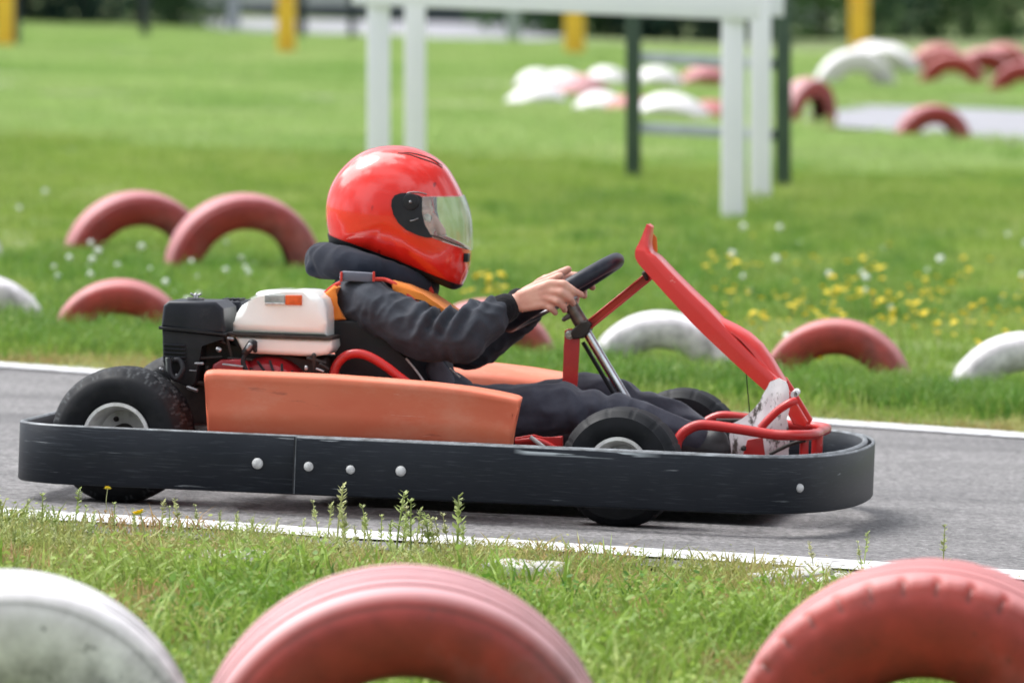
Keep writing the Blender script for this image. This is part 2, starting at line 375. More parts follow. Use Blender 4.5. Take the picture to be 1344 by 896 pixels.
def prism(bm, pts2, y0, y1, bev=0.0, seg=3, plane='xz'):
    """polygon (list of (x,z) in kart space or Vectors) extruded y0..y1"""
    A = [bm.verts.new((p[0], y0, p[-1])) for p in pts2]; B = [bm.verts.new((p[0], y1, p[-1])) for p in pts2]
    n = len(A); fs = [bm.faces.new(A), bm.faces.new(B[::-1])]
    for i in range(n): fs.append(bm.faces.new((A[i], B[i], B[(i + 1) % n], A[(i + 1) % n])))
    if bev:
        ed = list({e for f in fs[:2] for e in f.edges})
        bmesh.ops.bevel(bm, geom=ed, offset=bev, segments=seg, profile=.5, affect='EDGES', clamp_overlap=True)
    return bm
def P2(pts, yd): return [K(a, b, yd) for a, b in pts]
def prism_o(name, px, y0, y1, mat, parent, bev=.003, seg=3, yd=None):
    bm = bmesh.new(); prism(bm, P2(px, y0 if yd is None else yd), y0, y1, bev, seg); return obj(name, bm, mat, parent)
def box(bm, c, s, bev=0.0, rot=None, seg=2):
    mt = Matrix.Translation(Vector(c)) @ (rot or Matrix()) @ Matrix.Diagonal((*s, 1))
    r = bmesh.ops.create_cube(bm, size=1, matrix=mt)
    if bev:
        ed = list({e for v in r['verts'] for e in v.link_edges})
        bmesh.ops.bevel(bm, geom=ed, offset=bev, segments=seg, profile=.5, affect='EDGES', clamp_overlap=True)
    return bm
def lathe(bm, prof, segs, axis_m, closed=False, rfun=None):
    """prof: (radius, lateral); axis along local y; axis_m: matrix placing it"""
    rings = []
    for k in range(segs):
        a = 2 * math.pi * k / segs
        rings.append([bm.verts.new(axis_m @ Vector(((r if rfun is None else rfun(j, k, r)) * math.cos(a), y, (r if rfun is None else rfun(j, k, r)) * math.sin(a)))) for j, (r, y) in enumerate(prof)])
    n = len(prof)
    for k in range(segs):
        A, B = rings[k], rings[(k + 1) % segs]
        for j in range(n if closed else n - 1): bm.faces.new((A[j], A[(j + 1) % n], B[(j + 1) % n], B[j]))
    return bm
def boolean(a, b, op):
    md = a.modifiers.new('b', 'BOOLEAN'); md.operation = op; md.object = b; md.solver = 'EXACT'
    dg = bpy.context.evaluated_depsgraph_get(); dg.update()
    me = bpy.data.meshes.new_from_object(a.evaluated_get(dg)); a.modifiers.clear(); old = a.data; a.data = me
    bpy.data.meshes.remove(old); return a
def tmp_obj(bm):
    bmesh.ops.recalc_face_normals(bm, faces=bm.faces)
    me = bpy.data.meshes.new('tmp'); bm.to_mesh(me); bm.free(); o = bpy.data.objects.new('tmp', me); COL.objects.link(o); return o
def kill(*os):
    for o in os:
        me = o.data; bpy.data.objects.remove(o)
        if me and me.users == 0: bpy.data.meshes.remove(me)

# ================================================================== SETTING
def ground_mat():
    mt, nt, b = new_mat('soil and lawn thatch')
    wp = world_pos(nt)
    f, raw = noise_n(nt, wp, .5, detail=8, lo=.35, hi=.65)
    f2, r2 = noise_n(nt, wp, 30, detail=4, lo=.3, hi=.7)
    c = mixrgb(nt, f, (.17, .29, .06), (.27, .38, .10)); c2 = mixrgb(nt, f2, (.10, .085, .06), c)
    nt.links.new(c2, b.inputs['Base Color']); b.inputs['Roughness'].default_value = .9; bump(nt, b, r2, .6, .03); return mt
def asphalt_mat():
    mt, nt, b = new_mat('worn asphalt')
    wp = world_pos(nt, (1, 1.5, 1))
    f, raw = noise_n(nt, wp, 1.6, detail=6, lo=.3, hi=.7)
    f2, r2 = noise_n(nt, world_pos(nt, (.8, .35, 1)), 75, detail=5, rough=.85, lo=.36, hi=.66)
    f3, _ = noise_n(nt, world_pos(nt, (1, 1.6, 1)), 60, detail=2, lo=.62, hi=.70)
    c = mixrgb(nt, f, (.14, .136, .137), (.195, .189, .191)); d = mixrgb(nt, f2, (.35, .35, .35), (1.55, 1.53, 1.52))
    c = mixrgb(nt, 1.0, c, d, 'MULTIPLY'); c = mixrgb(nt, f3, c, (.36, .35, .35))
    f6, _ = noise_n(nt, world_pos(nt, (.18, .9, 1)), 2.2, detail=4, lo=.50, hi=.68)
    c = mixrgb(nt, f6, c, mixrgb(nt, 1.0, c, (.62, .62, .63), 'MULTIPLY'))
    # soft tyre-polished band patches
    nt.links.new(c, b.inputs['Base Color']); b.inputs['Roughness'].default_value = .72
    bump(nt, b, r2, .7, .006); return mt
def line_mat():
    mt, nt, b = new_mat('worn road paint')
    wp = world_pos(nt)
    f, raw = noise_n(nt, wp, 22, detail=8, rough=.75, lo=.52, hi=.59)
    f1, _ = noise_n(nt, wp, 5, detail=4, lo=.3, hi=.7)
    c = mixrgb(nt, f1, (.72, .72, .74), (.60, .60, .62)); c = mixrgb(nt, f, c, (.22, .21, .21))
    nt.links.new(c, b.inputs['Base Color']); b.inputs['Roughness'].default_value = .6; bump(nt, b, raw, .3, .004); return mt
M['soil'] = ground_mat(); M['asphalt'] = asphalt_mat(); M['line'] = line_mat()
M['path'] = simple('pale far road', (.30, .30, .33), (.24, .24, .26), scale=1.2, rough=.85)

xs = np.linspace(-400, 400, 41); ys = np.linspace(-60, 1400, 60)
gv = [(x, y, -G * x - .008) for y in ys for x in xs]; nx = len(xs)
gf = [(j * nx + i, j * nx + i + 1, (j + 1) * nx + i + 1, (j + 1) * nx + i) for j in range(len(ys) - 1) for i in range(nx - 1)]
tag(pyd('ground', gv, gf, M['soil']), 'green grassy ground of the kart track site', None, None, 'structure')
n0, n1 = gr(0, 677), gr(1120, 746); f0, f1 = gr(0, 482), gr(1344, 575)
dn, df = (n1 - n0).normalized(), (f1 - f0).normalized()
nrm = Vector((-dn.y, dn.x, 0)).normalized()         # away from the camera
if nrm.y < 0: nrm = -nrm
nrf = Vector((-df.y, df.x, 0)).normalized()
if nrf.y < 0: nrf = -nrf
def strip(name, a, b, dz, mat, kind='structure', rag=0.0, n=240, ext=16):
    """sheet between polyline a(t) and b(t); t in 0..1"""
    v = []; f = []
    for i in range(n + 1):
        t = i / n
        for q, p in enumerate((a(t), b(t))):
            r = rag * (noise.fractal(Vector((p.x * 2.2, p.y * 2.2, q * 9.)), 1., 2., 4)) if rag else 0
            p = p + (nrm * r); v.append((p.x, p.y, -G * p.x + dz))
    for i in range(n): f.append((2 * i, 2 * i + 1, 2 * i + 3, 2 * i + 2))
    return tag(pyd(name, v, f, mat, smooth=False), None, None, None, kind)
EXT = 14
def near_p(off): return lambda t: n0 - dn * EXT + dn * ((n1 - n0).length + 2 * EXT) * t + nrm * off
def far_p(off): return lambda t: f0 - df * EXT + df * ((f1 - f0).length + 2 * EXT) * t + nrf * off
strip('road', near_p(-.34), far_p(.12), .004, M['asphalt'], rag=.12)
strip('road_edge_line', near_p(-.12), near_p(.13), .0085, M['line'], rag=.035)
strip('road_far_line', far_p(-.11), far_p(.11), .0085, M['line'])
def band(name, top, bot, mat, dz):
    v = []; f = []
    for (a, b_) in zip(top, bot):
        for p in (gr(*a), gr(*b_)): v.append((p.x, p.y, -G * p.x + dz))
    for i in range(len(top) - 1): f.append((2 * i, 2 * i + 1, 2 * i + 3, 2 * i + 2))
    return tag(pyd(name, v, f, mat, smooth=False), None, None, None, 'structure')
band('path', [(1000, 137), (1100, 139), (1250, 143), (1400, 149), (1700, 160)], [(1000, 163), (1100, 168), (1210, 177), (1400, 196), (1700, 222)], M['path'], .012)
band('distant_road', [(235, 28), (300, 26), (500, 29), (700, 33), (735, 45)], [(240, 34), (300, 43), (500, 50), (700, 56), (740, 50)], M['path'], .012)

# ================================================================== HALF BURIED TYRES
def tyre_mesh(name, Ro, Ri, w, kind, segs=180):
    """hollow car tyre: tread with grooves, shoulders, bulging sidewalls, open bead and inner cavity"""
    h = w / 2; prof = []; chalk = []
    def add(r, y, c): prof.append((r, y)); chalk.append(c)
    sh = (Ro - Ri)
    add(Ri, -h * .62, 0); add(Ri + .006, -h * .74, 0); add(Ri + sh * .12, -h * .86, 0); add(Ri + sh * .30, -h * .98, 0); add(Ri + sh * .5, -h * 1.05, 0)
    add(Ri + sh * .7, -h * 1.02, 0); add(Ri + sh * .80, -h * .97, 0); add(Ro - .022, -h * .90, -.8 if kind == 'rib' else .1); add(Ro - .019, -h * .89, 0); add(Ro - .010, -h * .80, .5)
    nrib = {'rib': 5, 'block': 4, 'slick': 3}[kind]
    for i in range(nrib):
        a = -h * .76 + i * (h * 1.52 / nrib); b_ = a + h * 1.52 / nrib; g = .0052 if kind == 'rib' else .0032
        e = lambda y: -.012 * (abs(y) / h) ** 2.2
        add(Ro + e(a + g), a + g, 1); add(Ro + e((a + b_) / 2), (a + b_) / 2, 1); add(Ro + e(b_ - g), b_ - g, 1)
        if i < nrib - 1: add(Ro - .008 + e(b_), b_ - g * .6, -1); add(Ro - .008 + e(b_), b_ + g * .6, -1)
    add(Ro - .010, h * .80, .9); add(Ro - .019, h * .89, .4); add(Ro - .022, h * .90, .3); add(Ri + sh * .80, h * .97, .1); add(Ri + sh * .7, h * 1.02, .1)
    add(Ri + sh * .5, h * 1.05, 0); add(Ri + sh * .30, h * .98, 0); add(Ri + sh * .12, h * .86, 0); add(Ri + .006, h * .74, 0); add(Ri, h * .62, 0)
    nout = len(prof)
    add(Ri + .012, h * .60, 0); add(Ri + sh * .35, h * .86, 0); add(Ri + sh * .7, h * .86, 0); add(Ro - .03, h * .6, 0); add(Ro - .026, 0, 0)
    add(Ro - .03, -h * .6, 0); add(Ri + sh * .7, -h * .86, 0); add(Ri + sh * .35, -h * .86, 0); add(Ri + .012, -h * .60, 0)
    bm = bmesh.new(); lay = None
    def rf(j, k, r):
        y = prof[j][1]
        if kind == 'block' and abs(y) > h * .715 and r > Ro - .0225 and j < nout:
            return r - (.007 if (k % 5 == 0) else 0)
        if kind == 'block' and r > Ro - .014 and j < nout: return r
        return r
    lathe(bm, prof, segs, Matrix(), closed=True, rfun=rf)
    n = len(prof)
    for i, f in enumerate(bm.faces):
        j = i % n; f.material_index = 1 if j >= nout - 1 and j < n - 1 else 0
    bmesh.ops.recalc_face_normals(bm, faces=bm.faces)
    me = bpy.data.meshes.new(name); bm.to_mesh(me); bm.free()
    full = chalk + [0] * (n - len(chalk)); ck = np.tile(np.array(full, dtype=np.float32), segs)
    for k in range(segs):
        for j in range(nout):
            if rf(j, k, prof[j][0]) < prof[j][0]: ck[k * n + j] = {'block': -.9, 'rib': -.55}.get(kind, ck[k * n + j])
    at = me.attributes.new('chalk', 'FLOAT', 'POINT'); at.data.foreach_set('value', ck)
    me.polygons.foreach_set('use_smooth', [True] * len(me.polygons)); return me
TM = {}
def tyre(px, base, top, Ro, ratio, kind, mat, label, tilt=8, yaw=0, w=.165, group='painted half buried tyres', gp=None):
    p = gp or gr(px, base); s = depth_scale(p); h = (base - top) / s
    key = (round(Ro, 3), round(ratio, 2), kind, w, mat)
    if key not in TM:
        TM[key] = tyre_mesh('half_tyre', Ro, Ro * ratio, w, kind); TM[key].materials.append(M[mat]); TM[key].materials.append(M['t_dark'] if mat != 't_white' else M['t_dark'])
    o = bpy.data.objects.new('half_tyre', TM[key]); COL.objects.link(o)
    md = o.modifiers.new('e', 'EDGE_SPLIT'); md.split_angle = R(40)
    hh = h - Ro * math.cos(R(tilt)) - w / 2 * math.sin(R(tilt)) * .75
    o.matrix_world = Matrix.Translation((p.x, p.y, p.z + hh)) @ Matrix.Rotation(R(yaw), 4, 'Z') @ Matrix.Rotation(R(tilt), 4, 'X') @ Matrix.Rotation(R(random.uniform(-15, 15)), 4, 'Y')
    tag(o, label, 'tyre', group); return o
# foreground row
tyre(8, 975, 741, .288, .46, 'rib', 't_white', 'white half buried tyre in the near left corner, grimy along its lower wall', 10, 6, group='tyres along the near verge')
tyre(528, 990, 733, .308, .55, 'rib', 't_pink', 'large faded pink red tyre with ribbed tread, in the middle of the near verge', 13, 2, w=.19, group='tyres along the near verge')
tyre(1220, 985, 727, .305, .47, 'block', 't_red', 'large red half buried tyre with notched tread blocks in the near right corner', 9, -9, w=.18, group='tyres along the near verge')
# row along the far side of the track
g2 = 'tyres along the far side of the track'
tyre(-28, 424, 357, .225, .55, 'slick', 't_white', 'white half buried tyre cut by the left picture edge behind the track', 8, 4, .14, g2)
tyre(158, 438, 363, .215, .55, 'slick', 't_red', 'low red half buried tyre in front of the two bigger red hoops', 8, 0, .14, g2)
tyre(378, 455, 378, .215, .55, 'slick', 't_white', 'white half buried tyre rising just behind the cream fuel tank', 8, 0, .14, g2)
tyre(637, 470, 389, .215, .55, 'slick', 't_red', 'pale red half buried tyre half hidden behind the driver forearms', 8, 0, .14, g2)
tyre(866, 487, 405, .222, .55, 'slick', 't_white', 'white half buried tyre seen between the steering column and the red front fairing', 8, 0, .14, g2)
tyre(1098, 502, 416, .222, .56, 'slick', 't_red', 'red half buried tyre right of the kart nose below the yellow flowers', 4, -8, .14, g2)
tyre(1345, 519, 433, .232, .56, 'slick', 't_white', 'white half buried tyre cut by the right picture edge behind the track', 6, 5, .14, g2)
# hoops on the lawn
g3 = 'big hoops on the lawn'
tyre(180, 338, 248, .285, .57, 'slick', 't_maroon', 'dull red upright hoop tyre on the lawn, left and farther of the overlapping pair', 8, 14, .15, g3)
tyre(319, 358, 251, .287, .57, 'slick', 't_maroon', 'dull red upright hoop tyre on the lawn, right and nearer of the overlapping pair', 8, 13, .15, g3)
tyre(-93, 345, 262, .285, .57, 'slick', 't_white', 'white hoop tyre just touching the left picture edge on the lawn', 6, 0, .15, g3)
g4 = 'distant tyres'
tyre(1224, 186, 136, .28, .52, 'slick', 't_maroon', 'dark red upright tyre on the grass beside the pale far path', 6, 14, .17, g4)
tyre(1058, 167, 101, .30, .52, 'slick', 't_pink', 'pinkish leaning tyre with dark inside just right of the green post', 8, 52, .17, g4)
tyre(1122, 114, 64, .44, .5, 'slick', 't_white', 'white upright tyre in front of its white heap beyond the far path', 10, 12, .2, g4)
tyre(1166, 98, 56, .40, .4, 'slick', 't_white', 'white tyre at the right of the white heap beyond the far path', 30, -20, .2, g4)
tyre(1143, 88, 54, .33, .4, 'slick', 't_white', 'white tyre at the back of the white heap beyond the far path', 20, 10, .2, g4)
tyre(1250, 114, 70, .37, .5, 'slick', 't_red', 'red upright tyre arch, front left of the far right red tyres', 6, -4, .18, g4)
tyre(1230, 94, 56, .38, .3, 'slick', 't_red', 'red tyre behind the front left arch of the far right red tyres', 30, 10, .2, g4)
tyre(1318, 94, 56, .42, .3, 'slick', 't_red', 'red tyre at the back right of the far right red tyres', 30, -10, .2, g4)
tyre(1345, 126, 80, .38, .5, 'slick', 't_maroon', 'maroon tyre arch at the right picture edge among the far red tyres', 6, -10, .18, g4)
tyre(1290, 102, 62, .36, .35, 'slick', 't_maroon', 'maroon tyre in the middle of the far right red tyres', 24, 4, .18, g4)
# low tyres sunk in the lawn in two lines
for px, b_, ro, mt, lb in (
    (708, 115, .22, 't_white', 'white tyre lying in the back line, first from its left end'),
    (768, 122, .22, 't_pink', 'pink tyre lying between the back and front line, left of the green post'),
    (702, 134, .27, 't_white', 'white tyre lying in the front line, first from its left end'),
    (735, 116, .26, 't_white', 'white tyre lying in the back line beside a pink one'),
    (752, 130, .24, 't_pink', 'pink tyre lying in the front line between two white ones, left of the green post'),
    (800, 112, .24, 't_white', 'white tyre lying in the back line just left of the green post'),
    (793, 144, .25, 't_white', 'white tyre lying in the front line just left of the green post'),
    (828, 148, .22, 't_red', 'red tyre lying in the front line behind the green post'),
    (860, 112, .26, 't_white', 'white tyre lying in the back line just right of the green post'),
    (882, 154, .30, 't_white', 'large white tyre lying in the front line between the two rungs'),
    (928, 155, .24, 't_red', 'red tyre lying in the front line beside the white frame leg'),
    (925, 110, .26, 't_maroon', 'maroon tyre lying in the back line beside the white frame leg')):
    tyre(px, b_ + 3, b_ - (33 if ro > .28 else 25), ro * 1.12, .25, 'slick', mt, lb.replace('lying', 'sunk'), 38, random.uniform(-35, 35), .2, 'low tyres sunk in the lawn behind the white frame')

# ================================================================== FRAMES, POSTS, BACKGROUND
def bar(bm, a, b_, t, dep, updir=Vector((0, 0, 1))):
    a, b_ = Vector(a), Vector(b_); d = (b_ - a).normalized()
    s = d.cross(Vector((0, 1, 0)) if abs(d.y) < .9 else Vector((1, 0, 0))).normalized(); u = s.cross(d)
    vs = []
    for p in (a, b_):
        for q in ((-1, -1), (1, -1), (1, 1), (-1, 1)): vs.append(bm.verts.new(p + s * q[0] * t / 2 + u * q[1] * dep / 2))
    fs = [bm.faces.new(vs[:4][::-1]), bm.faces.new(vs[4:])]
    for i in range(4): fs.append(bm.faces.new((vs[i], vs[(i + 1) % 4], vs[4 + (i + 1) % 4], vs[4 + i])))
    bmesh.ops.bevel(bm, geom=list({e for f in fs for e in f.edges}), offset=min(t, dep) * .06, segments=2, affect='EDGES', profile=.5)
legs = [gr(962, 293), gr(998, 262), gr(497, 272), gr(545, 246)]
cen = sum(legs, Vector()) / 4
wf = empty('white_frame', Matrix.Translation((cen.x, cen.y, gz(cen.x))), 'tall white painted timber frame on four square posts standing on the lawn', 'frame')
def rel(root, p): return Vector(p) - root.matrix_world.translation
topz = 1.36
for p in legs:
    bm = bmesh.new(); bar(bm, rel(wf, (p.x, p.y, p.z - .1)), rel(wf, (p.x, p.y, p.z + topz)), .105, .105); obj('leg', bm, M['post_white'], wf)
def top_of(p, dz=0, dy=0): return rel(wf, (p.x, p.y + dy, gz(p.x) + topz - .02 + dz))
sF = depth_scale(legs[0])
for a, b_ in ((0, 2), (1, 3)):
    A, B = legs[a], legs[b_]; e = (A - B).normalized() * .12
    # rail height so that its lower edge passes above the far grass
    zr = (293 - 26) / sF
    bm = bmesh.new(); bar(bm, rel(wf, A + e + Vector((0, -.062 if a == 0 else .062, zr + .075))), rel(wf, B - e + Vector((0, -.062 if a == 0 else .062, zr + .075))), .15, .03); obj('rail', bm, M['post_white'], wf)
bm = bmesh.new()
for i in range(5):
    t = i / 4; A = legs[2].lerp(legs[3], t); B = legs[0].lerp(legs[1], t)
    e = (B - A).normalized() * .2
    bar(bm, rel(wf, A - e + Vector((0, 0, topz + .02))), rel(wf, B + e + Vector((0, 0, topz + .02))), .03, .12)
obj('top_board', bm, M['post_white'], wf)

gp = [gr(831, 238), gr(1028, 248)]
c = (gp[0] + gp[1]) / 2
lf = empty('ladder_frame', Matrix.Translation((c.x, c.y, gz(c.x))), 'dark green two post frame with two pale grey rungs beside the white frame', 'frame')
for p in gp:
    bm = bmesh.new(); bar(bm, rel(lf, (p.x, p.y, p.z - .1)), rel(lf, (p.x, p.y, p.z + 1.6)), .082, .082); obj('post', bm, M['post_green'], lf)
for y in (76, 168):
    s = depth_scale(gp[0]); bm = bmesh.new()
    z = (238 - y) / s
    bar(bm, rel(lf, gp[0] + Vector((.04, .04, z))), rel(lf, gp[1] + Vector((-.04, .04, z - .0))), .06, .14); obj('rung', bm, M['rung'], lf)

def post(name, px, base, wpx, mat, hgt, label, group=None):
    p = gr(px, base); s = depth_scale(p); w = wpx / s
    bm = bmesh.new(); bar(bm, (0, 0, -.1), (0, 0, hgt), w, w)
    o = obj(name, bm, mat, mw=Matrix.Translation((p.x, p.y, p.z))); return tag(o, label, 'post', group)
post('yellow_post', 6, 64, 24, M['post_yellow'], 2.6, 'yellow post at the far left edge of the lawn', 'yellow posts')
post('yellow_post', 376, 69, 24, M['post_yellow'], 2.6, 'yellow post between the left edge and the white frame', 'yellow posts')
post('yellow_post', 754, 76, 26, M['post_yellow'], 2.6, 'yellow post seen through the white frame', 'yellow posts')
post('yellow_post', 1128, 66, 25, M['post_yellow'], 2.6, 'yellow post behind the heap of white tyres', 'yellow posts')
post('grey_post', 306, 39, 17, M['post_grey'], 3, 'pale grey post by the distant road, left of the white frame', 'grey posts')
post('grey_post', 674, 57, 17, M['post_grey'], 3, 'pale grey post by the distant road, seen through the white frame', 'grey posts')
post('dark_post', 22, 62, 9, M['post_dark'], 2.2, 'thin dark post close beside the leftmost yellow post', 'dark posts')
post('dark_post', 190, 50, 11, M['post_dark'], 2.2, 'thin dark post midway between the two left yellow posts', 'dark posts')
post('dark_post', 396, 52, 12, M['post_dark'], 2.2, 'thin dark post close beside the second yellow post from the left', 'dark posts')
post('dark_post', 462, 55, 9, M['post_dark'], 2.2, 'thin dark post just left of the white frame', 'dark posts')

# distant building with a dark base and a pale car-park wall
bp = gr(440, 24)
bl = empty('building', Matrix.Translation((bp.x, bp.y, gz(bp.x))), 'long low pale building beyond the distant road', 'building')
def bbox_o(name, x0, x1, z0, z1, y0, y1, mat, par):
    bm = bmesh.new(); box(bm, ((x0 + x1) / 2, (y0 + y1) / 2, (z0 + z1) / 2), (x1 - x0, y1 - y0, z1 - z0), .02); return obj(name, bm, mat, par)
M['bl_wall'] = simple('pale wall', (.55, .57, .6), (.42, .44, .48), scale=.35, rough=.8)
M['bl_dark'] = simple('dark plinth', (.035, .05, .055), rough=.7)
M['glass_dark'] = simple('dark glass', (.03, .04, .05), rough=.1)
bbox_o('wall', -3.0, 4.2, .22, 3.2, 0, 5, M['bl_wall'], bl)
bbox_o('plinth', -3.0, 4.2, -.3, .215, -.05, 5, M['bl_dark'], bl)
bbox_o('roof', -3.2, 4.4, 3.205, 3.4, -.2, 5.2, M['bl_dark'], bl)
for i in range(5): bbox_o('window', -2.5 + i * 1.35, -1.6 + i * 1.35, 1.2, 2.3, -.03, .02, M['glass_dark'], bl)
cp = gr(1068, 34)
hb = empty('shed', Matrix.Translation((cp.x, cp.y + 3, gz(cp.x))), 'pale grey shed between the trees right of the green post', 'shed')
bbox_o('wall', -.45, .5, -.3, 1.8, 0, 2, M['bl_wall'], hb); bbox_o('roof', -.6, .65, 1.805, 1.95, -.1, 2.1, M['bl_dark'], hb)

def crown_mesh(seed, mat, n=5200, rad=1.7, hgt=4.2, leaf=.10):
    r_ = np.random.default_rng(seed); V = []; Fc = []
    cl = [(r_.normal(0, rad * .45), r_.normal(0, rad * .45), r_.uniform(.1, hgt), r_.uniform(.35, .8)) for _ in range(80)]
    for i in range(n):
        cx, cy, cz, cr = cl[r_.integers(len(cl))]; d = r_.normal(size=3); d /= np.linalg.norm(d)
        p = np.array((cx, cy, cz)) + d * cr * r_.uniform(.6, 1.05); p[2] = max(p[2], .02)
        a = r_.normal(size=3); a /= np.linalg.norm(a); b_ = np.cross(a, r_.normal(size=3)); b_ /= np.linalg.norm(b_)
        s = leaf * r_.uniform(.6, 1.3); k = len(V)
        V += [tuple(p - a * s), tuple(p + b_ * s * .5), tuple(p + a * s), tuple(p - b_ * s * .5)]; Fc.append((k, k + 1, k + 2, k + 3))
    me = bpy.data.meshes.new('crown'); me.from_pydata(V, [], Fc); me.materials.append(mat); return me
def trunk_mesh():
    bm = bmesh.new(); tube(bm, [(0, 0, -.2), (.05, 0, .8), (0, .05, 1.8), (.1, 0, 3.2)], [.14, .11, .08, .03], segs=8, n=3)
    for k in range(6):
        a = k * 1.1; tube(bm, [(0, 0, .7 + k * .3), (math.cos(a) * .5, math.sin(a) * .5, 1.1 + k * .35), (math.cos(a) * 1.0, math.sin(a) * 1., 1.6 + k * .4)], [.05, .035, .012], segs=6, n=3)
    me = bpy.data.meshes.new('trunk'); bm.to_mesh(me); bm.free(); me.materials.append(M['bark']); return me
CR = [crown_mesh(3, M['leaf']), crown_mesh(5, M['leaf_blue']), crown_mesh(9, M['leaf'])]; TR = trunk_mesh()
tx = [(-60, 32, 1), (30, 33, 1), (110, 33, 1), (175, 34, 0), (228, 34, 0), (-10, 30, 2), (725, 47, 0), (785, 49, 0), (835, 52, 1), (890, 54, 1), (945, 55, 0), (1000, 55, 0), (1085, 54, 2), (1160, 52, 1), (1215, 52, 2), (1270, 52, 0), (1330, 53, 2), (1400, 54, 0), (560, 12, 0), (620, 14, 1)]
for i, (px, b_, k) in enumerate(tx):
    p = gr(px, b_); kind = ('dark green', 'blue green', 'mid green')[k]
    o = empty('tree', Matrix.Translation((p.x, p.y + random.uniform(0, 2), gz(p.x))) @ Matrix.Rotation(i * 1.7, 4, 'Z') @ Matrix.Scale(random.uniform(.7, .9) * (.6 if 540 < px < 640 else .8), 4), f'bushy {kind} tree in the far tree line beyond the lawn', 'tree', f'{kind} trees in the far tree line')
    c_ = bpy.data.objects.new('crown', CR[k]); COL.objects.link(c_); c_.parent = o
    t_ = bpy.data.objects.new('trunk', TR); COL.objects.link(t_); t_.parent = o

# ================================================================== GRASS (stuff)
def tuft_mesh(name, nb, rad, h0, h1, wd, mat, clover=0, seed=1, lean=.5):
    r_ = np.random.default_rng(seed); V = []; Fc = []
    for i in range(nb):
        a = r_.uniform(0, 2 * math.pi); rr = rad * math.sqrt(r_.uniform()); bx, by = rr * math.cos(a), rr * math.sin(a)
        h = r_.uniform(h0, h1) * r_.uniform(.6, 1); la = r_.uniform(0, 2 * math.pi); l = h * lean * r_.uniform(.2, 1.3)
        ta = r_.uniform(0, math.pi); w = wd * r_.uniform(.6, 1.3); wx, wy = math.cos(ta) * w, math.sin(ta) * w; k = len(V)
        lx, ly = math.cos(la) * l, math.sin(la) * l
        V += [(bx - wx, by - wy, 0), (bx + wx, by + wy, 0), (bx + lx * .35 + wx * .8, by + ly * .35 + wy * .8, h * .6), (bx + lx * .35 - wx * .8, by + ly * .35 - wy * .8, h * .6), (bx + lx, by + ly, h)]
        Fc += [(k, k + 1, k + 2, k + 3), (k + 3, k + 2, k + 4)]
    for i in range(clover):
        a = r_.uniform(0, 2 * math.pi); rr = rad * math.sqrt(r_.uniform()); c0 = np.array((rr * math.cos(a), rr * math.sin(a), r_.uniform(h0 * .5, h1 * .75)))
        n = np.array((r_.normal() * .5, r_.normal() * .5, 1)); n /= np.linalg.norm(n); u = np.cross(n, (1, .3, 0)); u /= np.linalg.norm(u); v = np.cross(n, u); s = wd * r_.uniform(1.3, 2.5)
        k = len(V)
        for q in range(6): an = q * math.pi / 3; V.append(tuple(c0 + (u * math.cos(an) + v * math.sin(an) * .7) * s))
        Fc.append(tuple(range(k, k + 6)))
    me = bpy.data.meshes.new(name); me.from_pydata(V, [], Fc); me.materials.append(mat); return me
def tuft_col(name, meshes):
    c_ = bpy.data.collections.new(name)
    for i, me in enumerate(meshes): o = bpy.data.objects.new(f'{name}_{i:02d}', me); c_.objects.link(o)
    return c_
def scatter(name, label, pts, scl, tcol, ntypes):
    me = bpy.data.meshes.new(name); me.from_pydata([tuple(p) for p in pts], [], [])
    n = len(pts)
    me.attributes.new('rz', 'FLOAT', 'POINT').data.foreach_set('value', rng.uniform(0, 6.283, n).astype(np.float32))
    me.attributes.new('sc', 'FLOAT', 'POINT').data.foreach_set('value', np.asarray(scl, dtype=np.float32))
    me.attributes.new('ix', 'INT', 'POINT').data.foreach_set('value', rng.integers(0, ntypes, n).astype(np.int32))
    o = bpy.data.objects.new(name, me); COL.objects.link(o); tag(o, label, 'grass', None, 'stuff')
    ng = bpy.data.node_groups.new('scatter_' + name, 'GeometryNodeTree')
    ng.interface.new_socket('Geometry', in_out='INPUT', socket_type='NodeSocketGeometry'); ng.interface.new_socket('Geometry', in_out='OUTPUT', socket_type='NodeSocketGeometry')
    N = ng.nodes; gi, go = N.new('NodeGroupInput'), N.new('NodeGroupOutput')
    iop = N.new('GeometryNodeInstanceOnPoints'); ci = N.new('GeometryNodeCollectionInfo'); ci.inputs['Collection'].default_value = tcol
    ci.inputs['Separate Children'].default_value = True; ci.inputs['Reset Children'].default_value = True
    def na(nm, dt): a = N.new('GeometryNodeInputNamedAttribute'); a.data_type = dt; a.inputs['Name'].default_value = nm; return a.outputs[0]
    cx = N.new('ShaderNodeCombineXYZ'); ng.links.new(na('rz', 'FLOAT'), cx.inputs[2])
    L = ng.links.new
    L(gi.outputs[0], iop.inputs['Points']); L(ci.outputs[0], iop.inputs['Instance']); iop.inputs['Pick Instance'].default_value = True
    L(na('ix', 'INT'), iop.inputs['Instance Index']); L(cx.outputs[0], iop.inputs['Rotation']); L(na('sc', 'FLOAT'), iop.inputs['Scale']); L(iop.outputs[0], go.inputs[0])
    o.modifiers.new('g', 'NODES').node_group = ng; return o
lawn_c = tuft_col('lawn_tuft', [tuft_mesh('lawn_tuft', 150, .2, .025, .075, .0022, M['grass'], 26, s) for s in range(5)])
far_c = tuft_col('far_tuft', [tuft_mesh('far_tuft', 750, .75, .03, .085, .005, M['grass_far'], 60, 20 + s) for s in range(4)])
rank_c = tuft_col('rank_tuft', [tuft_mesh('rank_tuft', 90, .12, .05, .15, .0026, M['grass_dark'], 30, 40 + s, .7) for s in range(5)])
